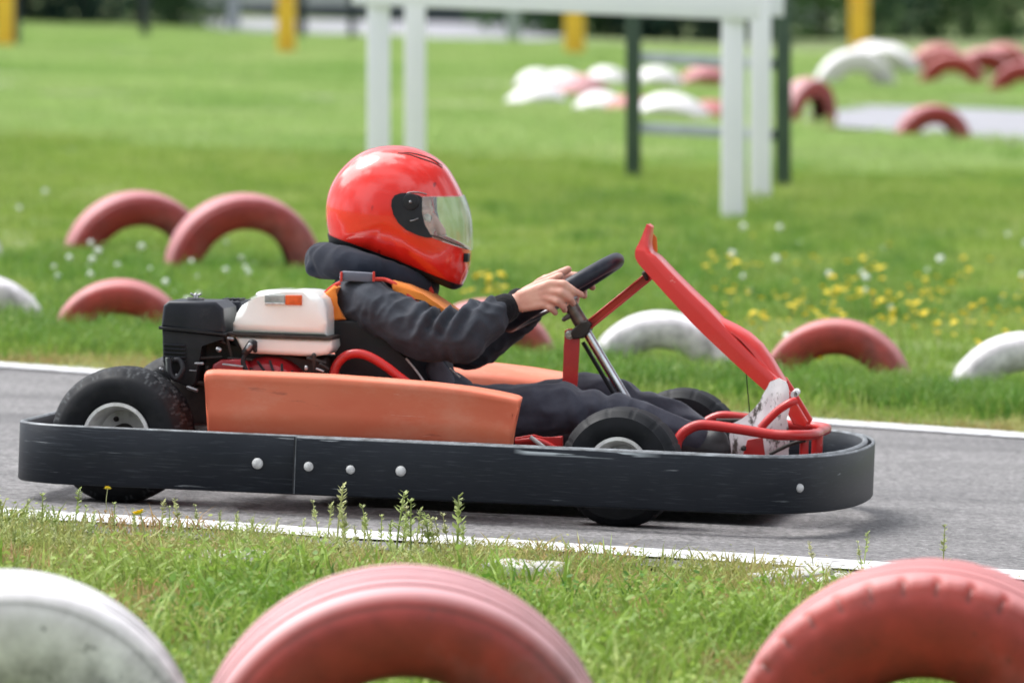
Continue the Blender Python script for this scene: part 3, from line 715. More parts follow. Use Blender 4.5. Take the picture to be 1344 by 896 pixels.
dry_c = tuft_col('dry_tuft', [tuft_mesh('dry_tuft', 110, .13, .015, .06, .0022, M['grass_dry'], 26, 60 + s, .9) for s in range(5)])
near_c = tuft_col('near_tuft', [tuft_mesh('near_tuft', 90, .14, .03, .11, .0032, M['grass'], 60, 80 + s, .9) for s in range(5)] + [tuft_mesh('near_tuft', 60, .12, .02, .09, .003, M['grass_dark'], 70, 90 + s, .8) for s in range(2)])
def dist_near(x, y): return (Vector((x, y, 0)) - Vector((n0.x, n0.y, 0))).dot(nrm)
def dist_far(x, y): return (Vector((x, y, 0)) - Vector((f0.x, f0.y, 0))).dot(nrf)
def fill(y0, y1, dens, cond, ws=.075, mg=1.6, sc=(.8, 1.2)):
    out = []; sl = []
    w0, w1 = ws * y0 + mg, ws * y1 + mg; n = int(dens * (y1 - y0) * (w0 + w1))
    while len(out) < n and n > 0:
        y = random.uniform(y0, y1); w = ws * y + mg
        x = random.uniform(-w1, w1)
        n -= 0
        if abs(x) > w: continue
        n -= 1
        k = cond(x, y)
        if k and random.random() < k: out.append((x, y, gz(x) - .004)); sl.append(random.uniform(*sc))
    return out, sl
p, s_ = fill(22, 52, 26, lambda x, y: 1 if dist_far(x, y) > .35 + .1 * noise.noise(Vector((x * 3, y * 3, 0))) else 0, sc=(.7, 1.25))
scatter('lawn_grass', 'mown green lawn just beyond the track', p, s_, lawn_c, 5)
pathA = gr(1000, 137).y + 1.2; pathB = gr(1000, 163).y
def on_path(x, y):
    return x > gr(1092, 150).x - 0 and gr(1100, 168).y < y < gr(1100, 139).y and False
def path_clear(x, y):
    # pixel row of this ground point decides nothing here: plain corridor between the two path edges
    for (a, b_) in (((1100, 139), (1100, 168)),):
        pass
    t0, b0, t1, b1 = gr(1000, 137), gr(1000, 163), gr(1700, 160), gr(1700, 222)
    if x < t0.x: return 1
    f_ = (x - b0.x) / (b1.x - b0.x); yb = b0.y + (b1.y - b0.y) * f_
    f2 = (x - t0.x) / (t1.x - t0.x); yt = t0.y + (t1.y - t0.y) * f2
    return 0 if yb - .4 < y < yt + .2 else 1
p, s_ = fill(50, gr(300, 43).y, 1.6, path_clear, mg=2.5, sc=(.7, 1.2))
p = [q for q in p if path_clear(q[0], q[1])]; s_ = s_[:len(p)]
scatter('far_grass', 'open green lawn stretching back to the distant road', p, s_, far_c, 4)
# ranker growth at the feet of the tyres and in tussocks on the lawn
p = []; s_ = []
for i in range(1100):
    px = random.uniform(-120, 1460); t = random.gauss(0, 1)
    b_ = 436 + .07 * px + 12 + t * 13
    q = gr(px, b_)
    if dist_far(q.x, q.y) > .75: p.append((q.x, q.y, gz(q.x))); s_.append(random.uniform(.35, .8))
for i in range(260):
    px = random.uniform(60, 450); q = gr(px, 345 + random.gauss(0, 9) + .06 * (px - 200)); p.append((q.x, q.y, gz(q.x))); s_.append(random.uniform(.3, .6))
for i in range(2200):
    q = gr(random.uniform(-100, 1444), random.uniform(210, 425))
    if noise.fractal(Vector((q.x * .5, q.y * .12, 4)), 1, 2, 3) > .12: p.append((q.x, q.y, gz(q.x))); s_.append(random.uniform(.4, .8))
scatter('rank_grass', 'longer darker grass tufts around the tyre feet on the far lawn', p, s_, rank_c, 5)
# verges
p, s_ = fill(22, 32, 60, lambda x, y: (.95 if noise.noise(Vector((x * 1.5, y * 1.5, 2))) > -.35 else .35) if .10 < dist_far(x, y) < .95 else 0, sc=(.35, .8))
scatter('verge_grass', 'dry yellowish grass strip along the far edge of the track', p, s_, dry_c, 5)
def nearc(x, y):
    d = -dist_near(x, y)
    if d < .16: return 0
    return 1
p, s_ = fill(11.5, 18.6, 70, lambda x, y: 1 if (-dist_near(x, y) > 1.35 + .9 * noise.noise(Vector((x * 1.6, y * 1.2, 0)))) else 0, ws=.07, mg=.9, sc=(.45, 1.25))
scatter('near_grass', 'blurred bright green grass between the near tyres', p, s_, near_c, 7)
def nd_c(x, y):
    d = -dist_near(x, y)
    if not (.15 < d < 3.2): return 0
    right = x > .55
    if right and d < .42: return .08
    k = noise.noise(Vector((x * 2.2, y * 1.2, 5)))
    return (.95 if k > -.3 else .45) if d < 1.6 else (.6 if k > 0 else .2)
p, s_ = fill(14, 18.6, 130, nd_c, ws=.07, mg=.9, sc=(.5, 1.05))
scatter('near_verge_grass', 'dry straw coloured grass along the near edge of the track', p, s_, dry_c, 5)

# pale broken slabs at the crumbled near edge
M['stone'] = simple('pale broken concrete', (.5, .49, .46), (.34, .33, .3), scale=30, rough=.85, bmp=.5, bdist=.01)
for (px, b_, wd, dp, lb) in ((300, 739, 92, .07, 'pale flat slab of broken concrete in the dry verge, left of centre'), (1035, 763, 70, .10, 'pale broken concrete piece at the track edge left of the near right tyre'), (1085, 770, 40, .08, 'small pale concrete piece beside the near right tyre'), (690, 752, 110, .06, 'long pale crumbled concrete strip below the near white line, middle')):
    q = gr(px, b_); w_ = wd / depth_scale(q); bm = bmesh.new(); box(bm, (0, 0, .008), (w_, dp * 2.2, .022), .004)
    bmesh.ops.subdivide_edges(bm, edges=list(bm.edges), cuts=5, use_grid_fill=True)
    for v in bm.verts: v.co += Vector((noise.noise(v.co * 9 + Vector((px, 0, 0))) * .03, noise.noise(v.co * 9 + Vector((0, px, 0))) * .04, noise.noise(v.co * 14) * .006))
    tag(obj('concrete_slab', bm, M['stone'], mw=Matrix.Translation((q.x, q.y, gz(q.x))) @ Matrix.Rotation(math.atan2(dn.y, dn.x), 4, 'Z')), lb, 'concrete')
# weeds with seed heads, standing on the near verge
def weed_mesh(seed):
    r_ = random.Random(seed); bm = bmesh.new(); h = r_.uniform(.8, 1.)
    lx, ly = r_.uniform(-.2, .2), r_.uniform(-.1, .1)
    tube(bm, [(0, 0, 0), (lx * .3, ly * .3, h * .4), (lx, ly, h)], [.018, .015, .010], segs=5, n=4)
    for k in range(26):
        t = r_.uniform(.35, 1.0); c0 = Vector((lx * t, ly * t, h * t)); a = r_.uniform(0, 6.28); s = .10 * (1.3 - t) + .045
        d = Vector((math.cos(a), math.sin(a), r_.uniform(.3, 1.1))) * s; u = d.cross(Vector((0, 0, 1))).normalized() * s * .35
        v = [bm.verts.new(c0), bm.verts.new(c0 + d * .5 + u), bm.verts.new(c0 + d), bm.verts.new(c0 + d * .5 - u)]; bm.faces.new(v)
    for k in range(7):
        a = r_.uniform(0, 6.28); d = Vector((math.cos(a), math.sin(a), .9)) * r_.uniform(.15, .3); u = Vector((-math.sin(a), math.cos(a), 0)) * .03
        v = [bm.verts.new(-u * .5), bm.verts.new(d * .5 + u), bm.verts.new(d), bm.verts.new(d * .5 - u)]; bm.faces.new(v)
    me = bpy.data.meshes.new('weed'); bm.to_mesh(me); bm.free(); me.materials.append(M['weed']); return me
WM = [weed_mesh(i) for i in range(6)]
wl = [(448, 722, 40), (470, 726, 36), (486, 727, 52), (512, 730, 44), (527, 733, 58), (539, 732, 66), (551, 733, 44), (566, 734, 60), (580, 736, 46), (607, 738, 50), (120, 706, 34), (150, 706, 40), (210, 708, 44), (75, 704, 40), (6, 700, 48), (310, 714, 40), (395, 716, 34), (222, 706, 36), (442, 716, 68), (455, 722, 60), (418, 706, 40), (478, 720, 42), (520, 728, 78), (532, 730, 56), (546, 726, 50), (572, 730, 52), (590, 733, 48), (600, 734, 80), (560, 726, 44), (500, 722, 40), (430, 712, 44), (236, 700, 46), (262, 704, 34), (288, 706, 34), (30, 706, 48), (55, 708, 52), (98, 700, 50), (14, 700, 36), (180, 704, 30), (330, 710, 30), (360, 716, 34), (1238, 742, 46), (1134, 745, 40), (1068, 748, 38), (795 + 672 / 2, 752, 34), (620, 740, 36), (640, 742, 30)]
rw = random.Random(12)
wl += [(rw.uniform(0, 660), 0, rw.uniform(22, 44)) for _ in range(46)] + [(rw.uniform(700, 1340), 0, rw.uniform(16, 28)) for _ in range(14)]
wl = [(a, b_ or 702 + .0625 * a + rw.uniform(0, 26), c_) for a, b_, c_ in wl]
for i, (px, b_, hp) in enumerate(wl):
    q = gr(px, b_); s = depth_scale(q); o = bpy.data.objects.new('weed', WM[i % 6]); COL.objects.link(o)
    o.matrix_world = Matrix.Translation((q.x, q.y, gz(q.x))) @ Matrix.Rotation(i * 2.1, 4, 'Z') @ Matrix.Scale(hp * 1.25 / s, 4)
    tag(o, 'thin pale green weed stalk with small seed heads on the near verge', 'weed', 'weed stalks on the near verge')
def flower_mesh(mat, h, r0, puff=False):
    bm = bmesh.new(); tube(bm, [(0, 0, 0), (.004, 0, h * .5), (.0, .003, h)], .0016, segs=5, n=3)
    for f in bm.faces: f.material_index = 1
    if puff:
        r = bmesh.ops.create_icosphere(bm, subdivisions=2, radius=r0, matrix=Matrix.Translation((0, 0, h)))
        for v in r['verts']: v.co += (v.co - Vector((0, 0, h))) * random.uniform(-.25, .25)
    else:
        for L_ in range(2):
            for k in range(9):
                a = (k + L_ * .5) * 2 * math.pi / 9; d = Vector((math.cos(a), math.sin(a), .25 + .5 * L_)) * r0 * (1 - .3 * L_); u = Vector((-math.sin(a), math.cos(a), 0)) * r0 * .35; c0 = Vector((0, 0, h))
                bm.faces.new([bm.verts.new(c0), bm.verts.new(c0 + d * .7 + u), bm.verts.new(c0 + d), bm.verts.new(c0 + d * .7 - u)])
    me = bpy.data.meshes.new('flower'); bm.to_mesh(me); bm.free(); me.materials.append(mat); me.materials.append(M['weed']); return me
FY = flower_mesh(M['yellow_petal'], .10, .017); FWm = flower_mesh(M['white_petal'], .09, .017, True)
def flower(me, px, b_, s, label, group, name='flower'):
    q = gr(px, b_); o = bpy.data.objects.new(name, me); COL.objects.link(o)
    o.matrix_world = Matrix.Translation((q.x, q.y, gz(q.x))) @ Matrix.Rotation(random.uniform(0, 6), 4, 'Z') @ Matrix.Rotation(random.uniform(.1, .5), 4, 'X') @ Matrix.Scale(s, 4)
    return tag(o, label, 'flower', group)
yc = 0
while yc < 285:
    px = random.uniform(925, 1380); b_ = random.gauss(414, 27) + 10 * math.sin(px * .021)
    if px < 990 and random.random() < .6: b_ -= random.uniform(10, 70)
    if noise.noise(Vector((px * .02, b_ * .05, 3))) < -.12: continue
    flower(FY, px, b_, random.uniform(.4, .9), 'small yellow meadow flower on the lawn right of the kart nose', 'yellow flowers on the right of the lawn'); yc += 1
for i in range(20):
    flower(FY, random.gauss(640, 12), random.gauss(398, 9), random.uniform(.6, 1.), 'small yellow flower on the lawn between helmet and steering wheel', 'yellow flowers behind the driver hands')
for i in range(34):
    flower(FWm, random.uniform(0, 340), random.gauss(372, 38), random.uniform(.4, .75), 'small white seed head on the lawn left of the driver', 'white seed heads on the left of the lawn', 'seed_head')
for i in range(20):
    flower(FWm, random.uniform(960, 1344), random.gauss(372, 36), random.uniform(.45, .85), 'small white seed head on the lawn right of the kart', 'white seed heads on the right of the lawn', 'seed_head')
flower(FY, 203, 742, 1.0, 'yellow dandelion by the dry verge left of centre', None, 'dandelion')
flower(FY, 66, 905, 1.0, 'yellow dandelion in front of the white near left tyre', None, 'dandelion')
flower(FY, 140, 672, .5, 'tiny yellow flower in front of the rear kart wheel', None, 'dandelion')
flower(FY, 1288, 878, .7, 'yellow flower beside the red near right tyre', None, 'dandelion')

# ================================================================== KART
kart = empty('go_kart', MK, 'red and black rental go kart with orange side pod, driving right on the track', 'go kart')
NW = -0.5
# --- bumper band
xb0, xb1 = K(18, 600, -.58).x, K(968, 600, -.58).x
def rail_z(x):
    zt = np.interp(x, [K(60, 556, -.58).x, K(1000, 597, -.58).x], [K(60, 556, -.58).z, K(1000, 597, -.58).z])
    zb = np.interp(x, [K(100, 636, -.58).x, K(1000, 675, -.58).x], [K(100, 636, -.58).z, K(1000, 675, -.58).z])
    return zb, zt
def bumper_path(off=0.0):
    hw = .58 + off; pts = []; c = .13
    for t in np.linspace(0, math.pi / 2, 12): pts.append((xb0 + c - (c + off) * math.cos(t), -(hw - c - off) - (c + off) * math.sin(t)))
    for x in np.linspace(xb0 + c, xb1, 24)[1:-1]: pts.append((x, -hw))
    a = m(122) + off
    for t in np.linspace(-math.pi / 2, math.pi / 2, 60):
        ct, st = math.cos(t), math.sin(t); e = .86
        pts.append((xb1 + a * (ct ** e), hw * (abs(st) ** e) * (1 if st > 0 else -1)))
    for x in np.linspace(xb1, xb0 + c, 24)[1:-1]: pts.append((x, hw))
    for t in np.linspace(math.pi / 2, 0, 12): pts.append((xb0 + c - (c + off) * math.cos(t), (hw - c - off) + (c + off) * math.sin(t)))
    return pts
def band_mesh(inner, outer, zf, closed=True):
    bm = bmesh.new(); rings = []
    for (xi, yi), (xo, yo) in zip(inner, outer):
        zb, zt = zf(xo); e = .0035; dx, dy = (xo - xi), (yo - yi)
        def pt(f, z): return bm.verts.new((xi + dx * f, yi + dy * f, z))
        rings.append([pt(.3, zb), pt(.7, zb), pt(1, zb + e), pt(1, zt - e), pt(.7, zt), pt(.3, zt), pt(0, zt - e), pt(0, zb + e)])
    n = len(rings)
    for i in range(n if closed else n - 1):
        A, B = rings[i], rings[(i + 1) % n]
        for k in range(8): bm.faces.new((A[k], A[(k + 1) % 8], B[(k + 1) % 8], B[k]))
    if not closed: bm.faces.new(rings[0]); bm.faces.new(rings[-1][::-1])
    return bm
M['edge'] = simple('scuffed highlit plastic edge', (.20, .22, .24), (.05, .055, .06), scale=30, rough=.4, stretch=(1, 1, 1))  # worn lip and its edge highlight, both put into a paler grey
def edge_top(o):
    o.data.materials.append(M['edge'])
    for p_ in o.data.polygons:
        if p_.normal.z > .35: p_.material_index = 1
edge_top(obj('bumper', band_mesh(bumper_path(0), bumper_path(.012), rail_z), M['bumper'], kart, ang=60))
# overlapping front section on the near side, from the seam forward
xs0, xs1 = K(386, 610, -.594).x, xb1
inn = [(x, -.600) for x in np.linspace(xs0, xs1, 20)]; out_ = [(x, -.6075) for x in np.linspace(xs0, xs1, 20)]
a_ = m(122)
for t in np.linspace(-math.pi / 2, math.pi / 2, 60)[1:]:
    ct, st = math.cos(t), math.sin(t)
    for L_, o_ in ((inn, .020), (out_, .0275)): L_.append((xb1 + (a_ + o_) * (ct ** .86), (.58 + o_) * (abs(st) ** .86) * (1 if st > 0 else -1)))
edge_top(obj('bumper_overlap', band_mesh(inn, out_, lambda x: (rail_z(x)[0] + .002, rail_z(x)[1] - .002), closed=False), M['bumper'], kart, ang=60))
for dx_, wd_, mt_ in ((0, .0022, 'cuff_dark'), (.0028, .0016, 'edge')):
    M.setdefault('cuff_dark', M['dark']); x_ = K(385.5, 612, -.608).x + dx_; zb_, zt_ = rail_z(x_)
    bm = bmesh.new(); box(bm, (x_, -.6075, (zb_ + zt_) / 2), (wd_, .003, zt_ - zb_ - .004)); obj('panel_seam', bm, M[mt_], kart)
for px, py, r_, yd in ((338, 608, 7.5, -.596), (405, 612, 6.5, -.6085), (460, 616, 6, -.6085), (526, 618, 7, -.6085)):
    c_ = K(px, py, yd); bm = bmesh.new(); ellipsoid(bm, c_, m(r_), .007, m(r_), seg=20); obj('bolt', bm, M['white_bolt'], kart)
tt = -1.02; c_ = Vector((xb1 + (a_ + .0285) * (math.cos(tt) ** .86), -(.58 + .0285) * abs(math.sin(tt)) ** .86, rail_z(xb1)[0] + .055))
bm = bmesh.new(); ellipsoid(bm, c_, m(6), .007, m(6), rot=Matrix.Rotation(R(38), 4, 'Z'), seg=16); obj('bolt', bm, M['white_bolt'], kart)

# --- wheels
def kart_wheel(px, py, Rt, w, rimr, side, steer=0, tread='rear', cx=None, yo=0):
    c_ = K(px, py, NW) if cx is None else cx
    c_ = Vector((c_.x, side * (.5 + yo - w / 2), Rt))      # axle height = tyre radius, tyre stands on the road
    mt = Matrix.Translation(c_) @ Matrix.Rotation(R(steer), 4, 'Z') @ Matrix.Rotation(R(180) if side > 0 else 0, 4, 'Z')
    h = w / 2
    wh = bpy.data.objects.new('wheel', None); COL.objects.link(wh); wh.parent = kart; wh.matrix_local = mt; wh.empty_display_size = .05
    # profile: outer face is -y
    n = 12; prof = [(rimr, -h * .72), (rimr + .004, -h * .84), (rimr + .012, -h * .93)]
    prof += [(rimr + (Rt - rimr) * .45, -h * 1.0), (rimr + (Rt - rimr) * .70, -h * .97), (Rt - .017, -h * .88), (Rt - .008, -h * .78), (Rt - .002, -h * .62)]
    for q in np.linspace(-.5, .5, 9): prof.append((Rt - .0015 * (abs(q) * 2) ** 2, q * h * 1.1))
    prof += [(a, -b_) for a, b_ in prof[:8][::-1]]
    gro = {i for i in (9, 11, 13, 15)}
    def rf(j, k, r):
        if tread == 'rear' and 6 <= j <= 18:
            if j in gro: return r - .0035
            if (k + j * 3) % 14 < 2: return r - .003
        if tread == 'front' and 5 <= j <= 19 and (k % 12 < 1 or j in gro): return r - .0025
        return r
    bm = bmesh.new(); lathe(bm, prof, 168, Matrix(), rfun=rf); np_ = len(prof) - 1
    for i_, f_ in enumerate(list(bm.faces)):
        k_, j_ = divmod(i_, np_)
        if tread == 'rear' and 5 <= j_ <= 19 and ((k_ + j_) % 8 == 0 or (k_ - j_) % 8 == 0): f_.material_index = 1
        
    t = obj('tyre', bm, [M['rubber'], M['dust_rubber']], wh, ang=50)
    # rim: lip, deep dish, hub
    rp = [(rimr - .001, -h * .70), (rimr + .0045, -h * .80), (rimr + .004, -h * .90), (rimr - .003, -h * .92), (rimr - .006, -h * .84), (rimr - .009, -h * .5), (rimr - .014, -h * .1), (rimr - .016, h * .1), (.022, h * .12)]
    bm = bmesh.new(); lathe(bm, rp, 64, Matrix())
    obj('rim', bm, M['rim'], wh, ang=50)
    bm = bmesh.new(); lathe(bm, [(.001, -h * .3), (.018, -h * .3), (.022, -h * .24), (.024, h * .6), (.001, h * .6)], 24, Matrix())
    for k in range(3):
        a = k * 2.094; capsule(bm, (math.cos(a) * .036, h * .02, math.sin(a) * .036), (math.cos(a) * .036, h * .14, math.sin(a) * .036), .0055, .0055, 8)
    obj('hub', bm, M['iron'], wh); return c_
cr = kart_wheel(151, 572, .142, .20, .066, -1)
cf = kart_wheel(812, 614, .1245, .12, .060, -1, tread='front', steer=-3)
kart_wheel(0, 0, .142, .20, .066, 1, cx=Vector((cr.x, 0, 0)))
kart_wheel(0, 0, .1245, .12, .060, 1, tread='front', steer=-3, cx=Vector((cf.x + .02, 0, 0)), yo=.045)
bm = bmesh.new(); tube(bm, [(cr.x, -.42, .1395), (cr.x, .42, .1395)], .018, smooth_path=False); obj('rear_axle', bm, M['metal'], kart)
for sd in (-1, 1):
    tube_o('stub_axle', [(cf.x - .03, sd * .30, .11), (cf.x, sd * .36, .1245), (cf.x, sd * .45, .1245)], .012, M['iron'], kart)
# --- chassis
ct = K(700, 575, -.3)
for sd in (-1, 1):
    y = sd * .30
    tube_o('chassis_rail', [(cr.x - .02, sd * .22, .11), (cr.x + .12, sd * .28, .075), (cr.x + .3, y, .06), (cf.x - .18, y, .06), (cf.x - .06, sd * .26, .065), (cf.x + .20, sd * .20, .07)], .015, M['redtube'], kart)
tube_o('cross_tube', [(cr.x + .25, -.3, .06), (cr.x + .25, .3, .06)], .014, M['redtube'], kart, smooth_path=False)
tube_o('cross_tube', [(cf.x + .02, -.3, .085), (cf.x + .02, .3, .085)], .014, M['redtube'], kart, smooth_path=False)
bm = bmesh.new(); box(bm, ((cr.x + .35 + cf.x + .28) / 2, 0, .042), (cf.x - cr.x - .07, .52, .006), .002); obj('floor_tray', bm, M['dark'], kart)
tube_o('side_bracket', [K(676, 580, -.34), K(706, 578, -.34), K(735, 592, -.34)], .006, M['redtube'], kart)
prism_o('side_bracket_plate', [(676, 574), (700, 570), (712, 575), (738, 572), (738, 596), (676, 596)], -.33, -.315, M['redtube'], kart, .002)
tube_o('side_bracket', [K(696, 573, -.36), K(718, 590, -.36)], .0045, M['white_bolt'], kart, smooth_path=False)
for sd in (-1, 1):
    for xx in (cr.x + .22, cf.x - .3): tube_o('pod_mount', [(xx, sd * .3, .07), (xx, sd * .5, .09), (xx, sd * .575, .10)], .011, M['redtube'], kart)
    for xx in (cf.x + .17,): tube_o('bumper_mount', [(xx, sd * .2, .08), (xx + .05, sd * .35, .10), (xx + .03, sd * .545, .11)], .010, M['iron'], kart)
# --- side pods (hollow moulding with rounded top lip and concave front end)
def pod(sd, pxs):
    """pxs: outline columns (px, ytop, ybottom) at the outer face"""
    bm = bmesh.new(); rings = []
    n = len(pxs)
    for i, (px, yt, yb, fl) in enumerate(pxs):
        T = K(px, yt, -.56); B = K(px, yb, -.56); H_ = T.z - B.z
        def pt(fy, fz, dx=0.0): return Vector((T.x + dx, sd * fy, B.z + H_ * fz))
        prof = [(.49 + fl, 0.), (.505 + fl, .18), (.512 + fl, .45), (.515 + fl, .70), (.526 + fl, .86), (.530 + fl, .925), (.524 + fl, .975), (.508 + fl, 1.0), (.47, 1.0), (.43, .985), (.36, .93), (.33, .80), (.335, .4), (.34, 0.)]
        # slanting ends: lower part pulled in
        dxl = 0
        rings.append([bm.verts.new(pt(a, b_)) for a, b_ in prof])
    for A, B in zip(rings, rings[1:]):
        k = len(A)
        for j in range(k): bm.faces.new((A[j], A[(j + 1) % k], B[(j + 1) % k], B[j]))
    bm.faces.new(rings[0]); bm.faces.new(rings[-1][::-1])
    for q, wgt in ((-1, 1), (-2, .7), (-3, .4)):
        for v in rings[q]: v.co.x -= .040 * wgt * min(1, max(0, (.50 - abs(v.co.y)) / .12))
    # concave ends: pull the lower vertices of the end rings inwards, as the moulding does
    def endpull(ring, sign, amt):
        zs = [v.co.z for v in ring]; z0, z1 = min(zs), max(zs)
        for v in ring:
            t = (z1 - v.co.z) / (z1 - z0); v.co.x += sign * amt * (min(1, t * 1.9) ** .8) * (1 - .12 * t)
    for q, wgt in ((0, 1), (1, .72), (2, .4), (3, .15)):
        endpull(rings[q], 1, .009 * wgt); endpull(rings[-1 - q], -1, .0235 * wgt)
    bmesh.ops.bevel(bm, geom=[e for f in bm.faces if len(f.verts) > 6 for e in f.edges], offset=.007, segments=3, profile=.5, affect='EDGES')
    return obj('side_pod', bm, M['pod'], kart, ang=70)
cols = [(263, 489, 580, .0), (268, 487.0, 580, .003), (278, 486.6, 580, .003), (300, 487.5, 581, .0), (360, 490, 584, -.004), (430, 493, 587, -.008), (500, 498, 590, -.008), (560, 503, 592, -.006), (610, 509, 594, -.003), (645, 515, 596, .003), (668, 519, 597, .010), (678, 521, 598, .014), (685, 524, 598, .016)]
pod(-1, cols); pod(1, cols)

# --- seat
sy = .185
side_px = [(420, 423), (436, 421), (478, 421), (508, 446), (535, 470), (560, 503), (575, 530), (575, 592), (470, 592), (455, 540), (446, 480), (434, 440)]
for sd in (-1, 1):
    bm = bmesh.new(); ptsK = P2(side_px, -sy); prism(bm, ptsK, sd * sy - .006, sd * sy + .006, .004, 3)
    for v in bm.verts: v.co.y -= sd * max(0, (.30 - v.co.z)) * .12
    obj('seat_side', bm, M['seat'], kart)
bk = P2([(420, 423), (434, 440), (446, 480), (455, 540), (470, 592), (520, 597), (575, 592), (575, 584), (520, 588), (480, 582), (464, 535), (455, 480), (446, 440), (434, 421)], -sy)
bm = bmesh.new(); prism(bm, bk, -sy + .007, sy - .007, .003, 2); obj('seat_back', bm, M['seat'], kart)
tube_o('seat_edge', [K(533, 470, -sy - .007), K(546, 486, -sy - .007), K(559, 504, -sy - .007)], .0022, M['white_bolt'], kart)  # white tube painting the lit edge of the seat side
# seat stay hoop
tube_o('seat_stay', [K(437, 505, -.27), K(438.5, 488, -.27), K(444, 476, -.27), K(455, 466.5, -.27), K(471, 464, -.27), K(489, 470, -.27), K(508, 482, -.27), K(522, 493, -.27), K(545, 510, -.27)], .0098, M['redtube'], kart, n=6)

# --- engine
en = bpy.data.objects.new('engine', None); COL.objects.link(en); en.parent = kart; en.empty_display_size = .05
ey0, ey1 = -.33, -.16
bm = bmesh.new(); prism(bm, P2([(211, 429), (214, 401), (221, 395), (283, 396), (293, 405), (295, 438), (255, 433)], ey0), ey0, ey1, .008, 4); obj('air_cleaner_cover', bm, M['blackbox'], en)
bm = bmesh.new(); prism(bm, P2([(208.5, 428), (255, 432), (297, 437.5), (297, 441), (255, 436), (208.5, 432)], ey0), ey0 - .004, ey1 + .004, .0015, 2); obj('cover_seam', bm, M['dark'], en)
bm = bmesh.new(); prism(bm, P2([(212, 432.5), (293, 441), (292, 448), (262, 452), (258, 500), (250, 510), (222, 498), (213, 475)], ey0), ey0 + .006, ey1, .004, 3)
obj('air_cleaner_base', bm, M['dark'], en)
bm = bmesh.new()
for k in range(5):
    y = 452 + k * 5.2; a, b_ = K(214, y, ey0), K(243, y + 1.5, ey0); box(bm, ((a.x + b_.x) / 2, ey0 + .003, (a.z + b_.z) / 2), (b_.x - a.x, .012, .003), .001)
obj('louvre', bm, M['blackbox'], en)
bm = bmesh.new(); c_ = K(257, 390, -.25); capsule(bm, c_ + Vector((0, 0, -.01)), c_ + Vector((0, 0, .004)), .006, .005, 10)
for sd in (-1, 1): capsule(bm, c_ + Vector((0, 0, .001)), c_ + Vector((sd * .010, 0, .007)), .003, .0022, 8)
lathe(bm, [(.001, 0), (.016, 0), (.018, -.004), (.018, -.008)], 20, Matrix.Translation(c_ + Vector((0, 0, -.009))) @ Matrix.Rotation(R(-90), 4, 'X')); obj('wing_nut', bm, M['metal'], en)
bm = bmesh.new(); prism(bm, P2([(286, 394), (318, 395), (321, 402), (320, 433), (296, 436), (296, 403)], -.10), -.13, .02, .005, 3)
for k in range(4): a = K(292 + k * 7, 394, -.12); box(bm, (a.x, -.08, a.z + .001), (.004, .07, .005), .001)
obj('cylinder_cover', bm, M['blackbox'], en)
# crankcase and clutter behind the pod
bm = bmesh.new(); prism(bm, P2([(228, 445), (300, 445), (312, 462), (425, 470), (430, 520), (420, 560), (240, 560), (222, 500)], -.25), -.24, -.03, .01, 3); obj('crankcase', bm, M['iron'], en)
rr = random.Random(4)
bm = bmesh.new()
for (x0, y0, x1, y1, r_) in ((286, 446, 300, 452, 3), (297, 441, 304, 470, 2.5), (300, 470, 330, 472, 2), (236, 478, 230, 492, 3), (272, 482, 272, 500, 3), (248, 500, 268, 503, 3.5), (262, 470, 290, 468, 2.2), (405, 470, 426, 476, 3), (412, 466, 413, 488, 3), (421, 478, 430, 484, 2.5)):
    capsule(bm, K(x0, y0, -.30), K(x1, y1, -.29), m(r_), m(r_ * .9), 10)
obj('linkage', bm, M['iron'], en)
bm = bmesh.new()
for (x0, y0, x1, y1, r_) in ((257, 477, 266, 477, 2.0), (249, 486, 257, 486.5, 1.0), (286, 458, 288, 459, 3.2), (300, 444, 305, 445, 2.2), (211, 484, 213, 485, 2.5), (232, 492, 233, 493, 2.2), (402, 482, 402, 484, 2.5), (416, 484, 424, 487, 1.5), (293, 478, 318, 481, 1.6), (247, 508, 258, 512, 2.5)):
    capsule(bm, K(x0, y0, -.338), K(x1, y1, -.338), m(r_), m(r_), 8)
obj('fitting', bm, M['metal'], en)
tube_o('hose', [K(222, 470, -.345), K(224, 490, -.35), K(232, 497, -.35), K(240, 484, -.35), K(236, 473, -.345), K(228, 472, -.345)], .0055, M['dark'], en)
prism_o('spark_plug_label', [(217, 469), (226, 470), (225, 488), (218, 487)], -.341, -.337, M['grey_label'], en, .001)
# fuel tank: lofted cross-sections, rounded
def tank_half(name, outline, y0, y1, bev, sg, mat):
    bm = bmesh.new(); prism(bm, P2(outline, y0), y0, y1, bev, sg); return obj(name, bm, mat, en, ang=60)
ty0, ty1 = -.30, -.06
tk = bpy.data.objects.new('tank_set', None)
up = []
o1 = [(304, 437), (305.5, 424), (309, 411), (316, 401), (326, 395), (338, 390), (352, 386), (375, 383), (398, 383.5), (414, 386), (423, 393), (427, 405), (428, 424), (428, 441)]
tank = tank_half('fuel_tank', o1, ty0, ty1, .026, 6, M['tank'])
bm = bmesh.new(); prism(bm, P2([(298, 436), (365, 439), (437, 441.5), (437, 446), (365, 443.5), (298, 440)], ty0), ty0 - .007, ty1 + .007, .002, 2); obj('tank_seam', bm, M['iron'], en)
tank_half('tank_lower', [(307, 441), (435, 446), (436, 456), (430, 465), (412, 468), (326, 464), (317, 460)], ty0, ty1, .012, 5, M['tank'])
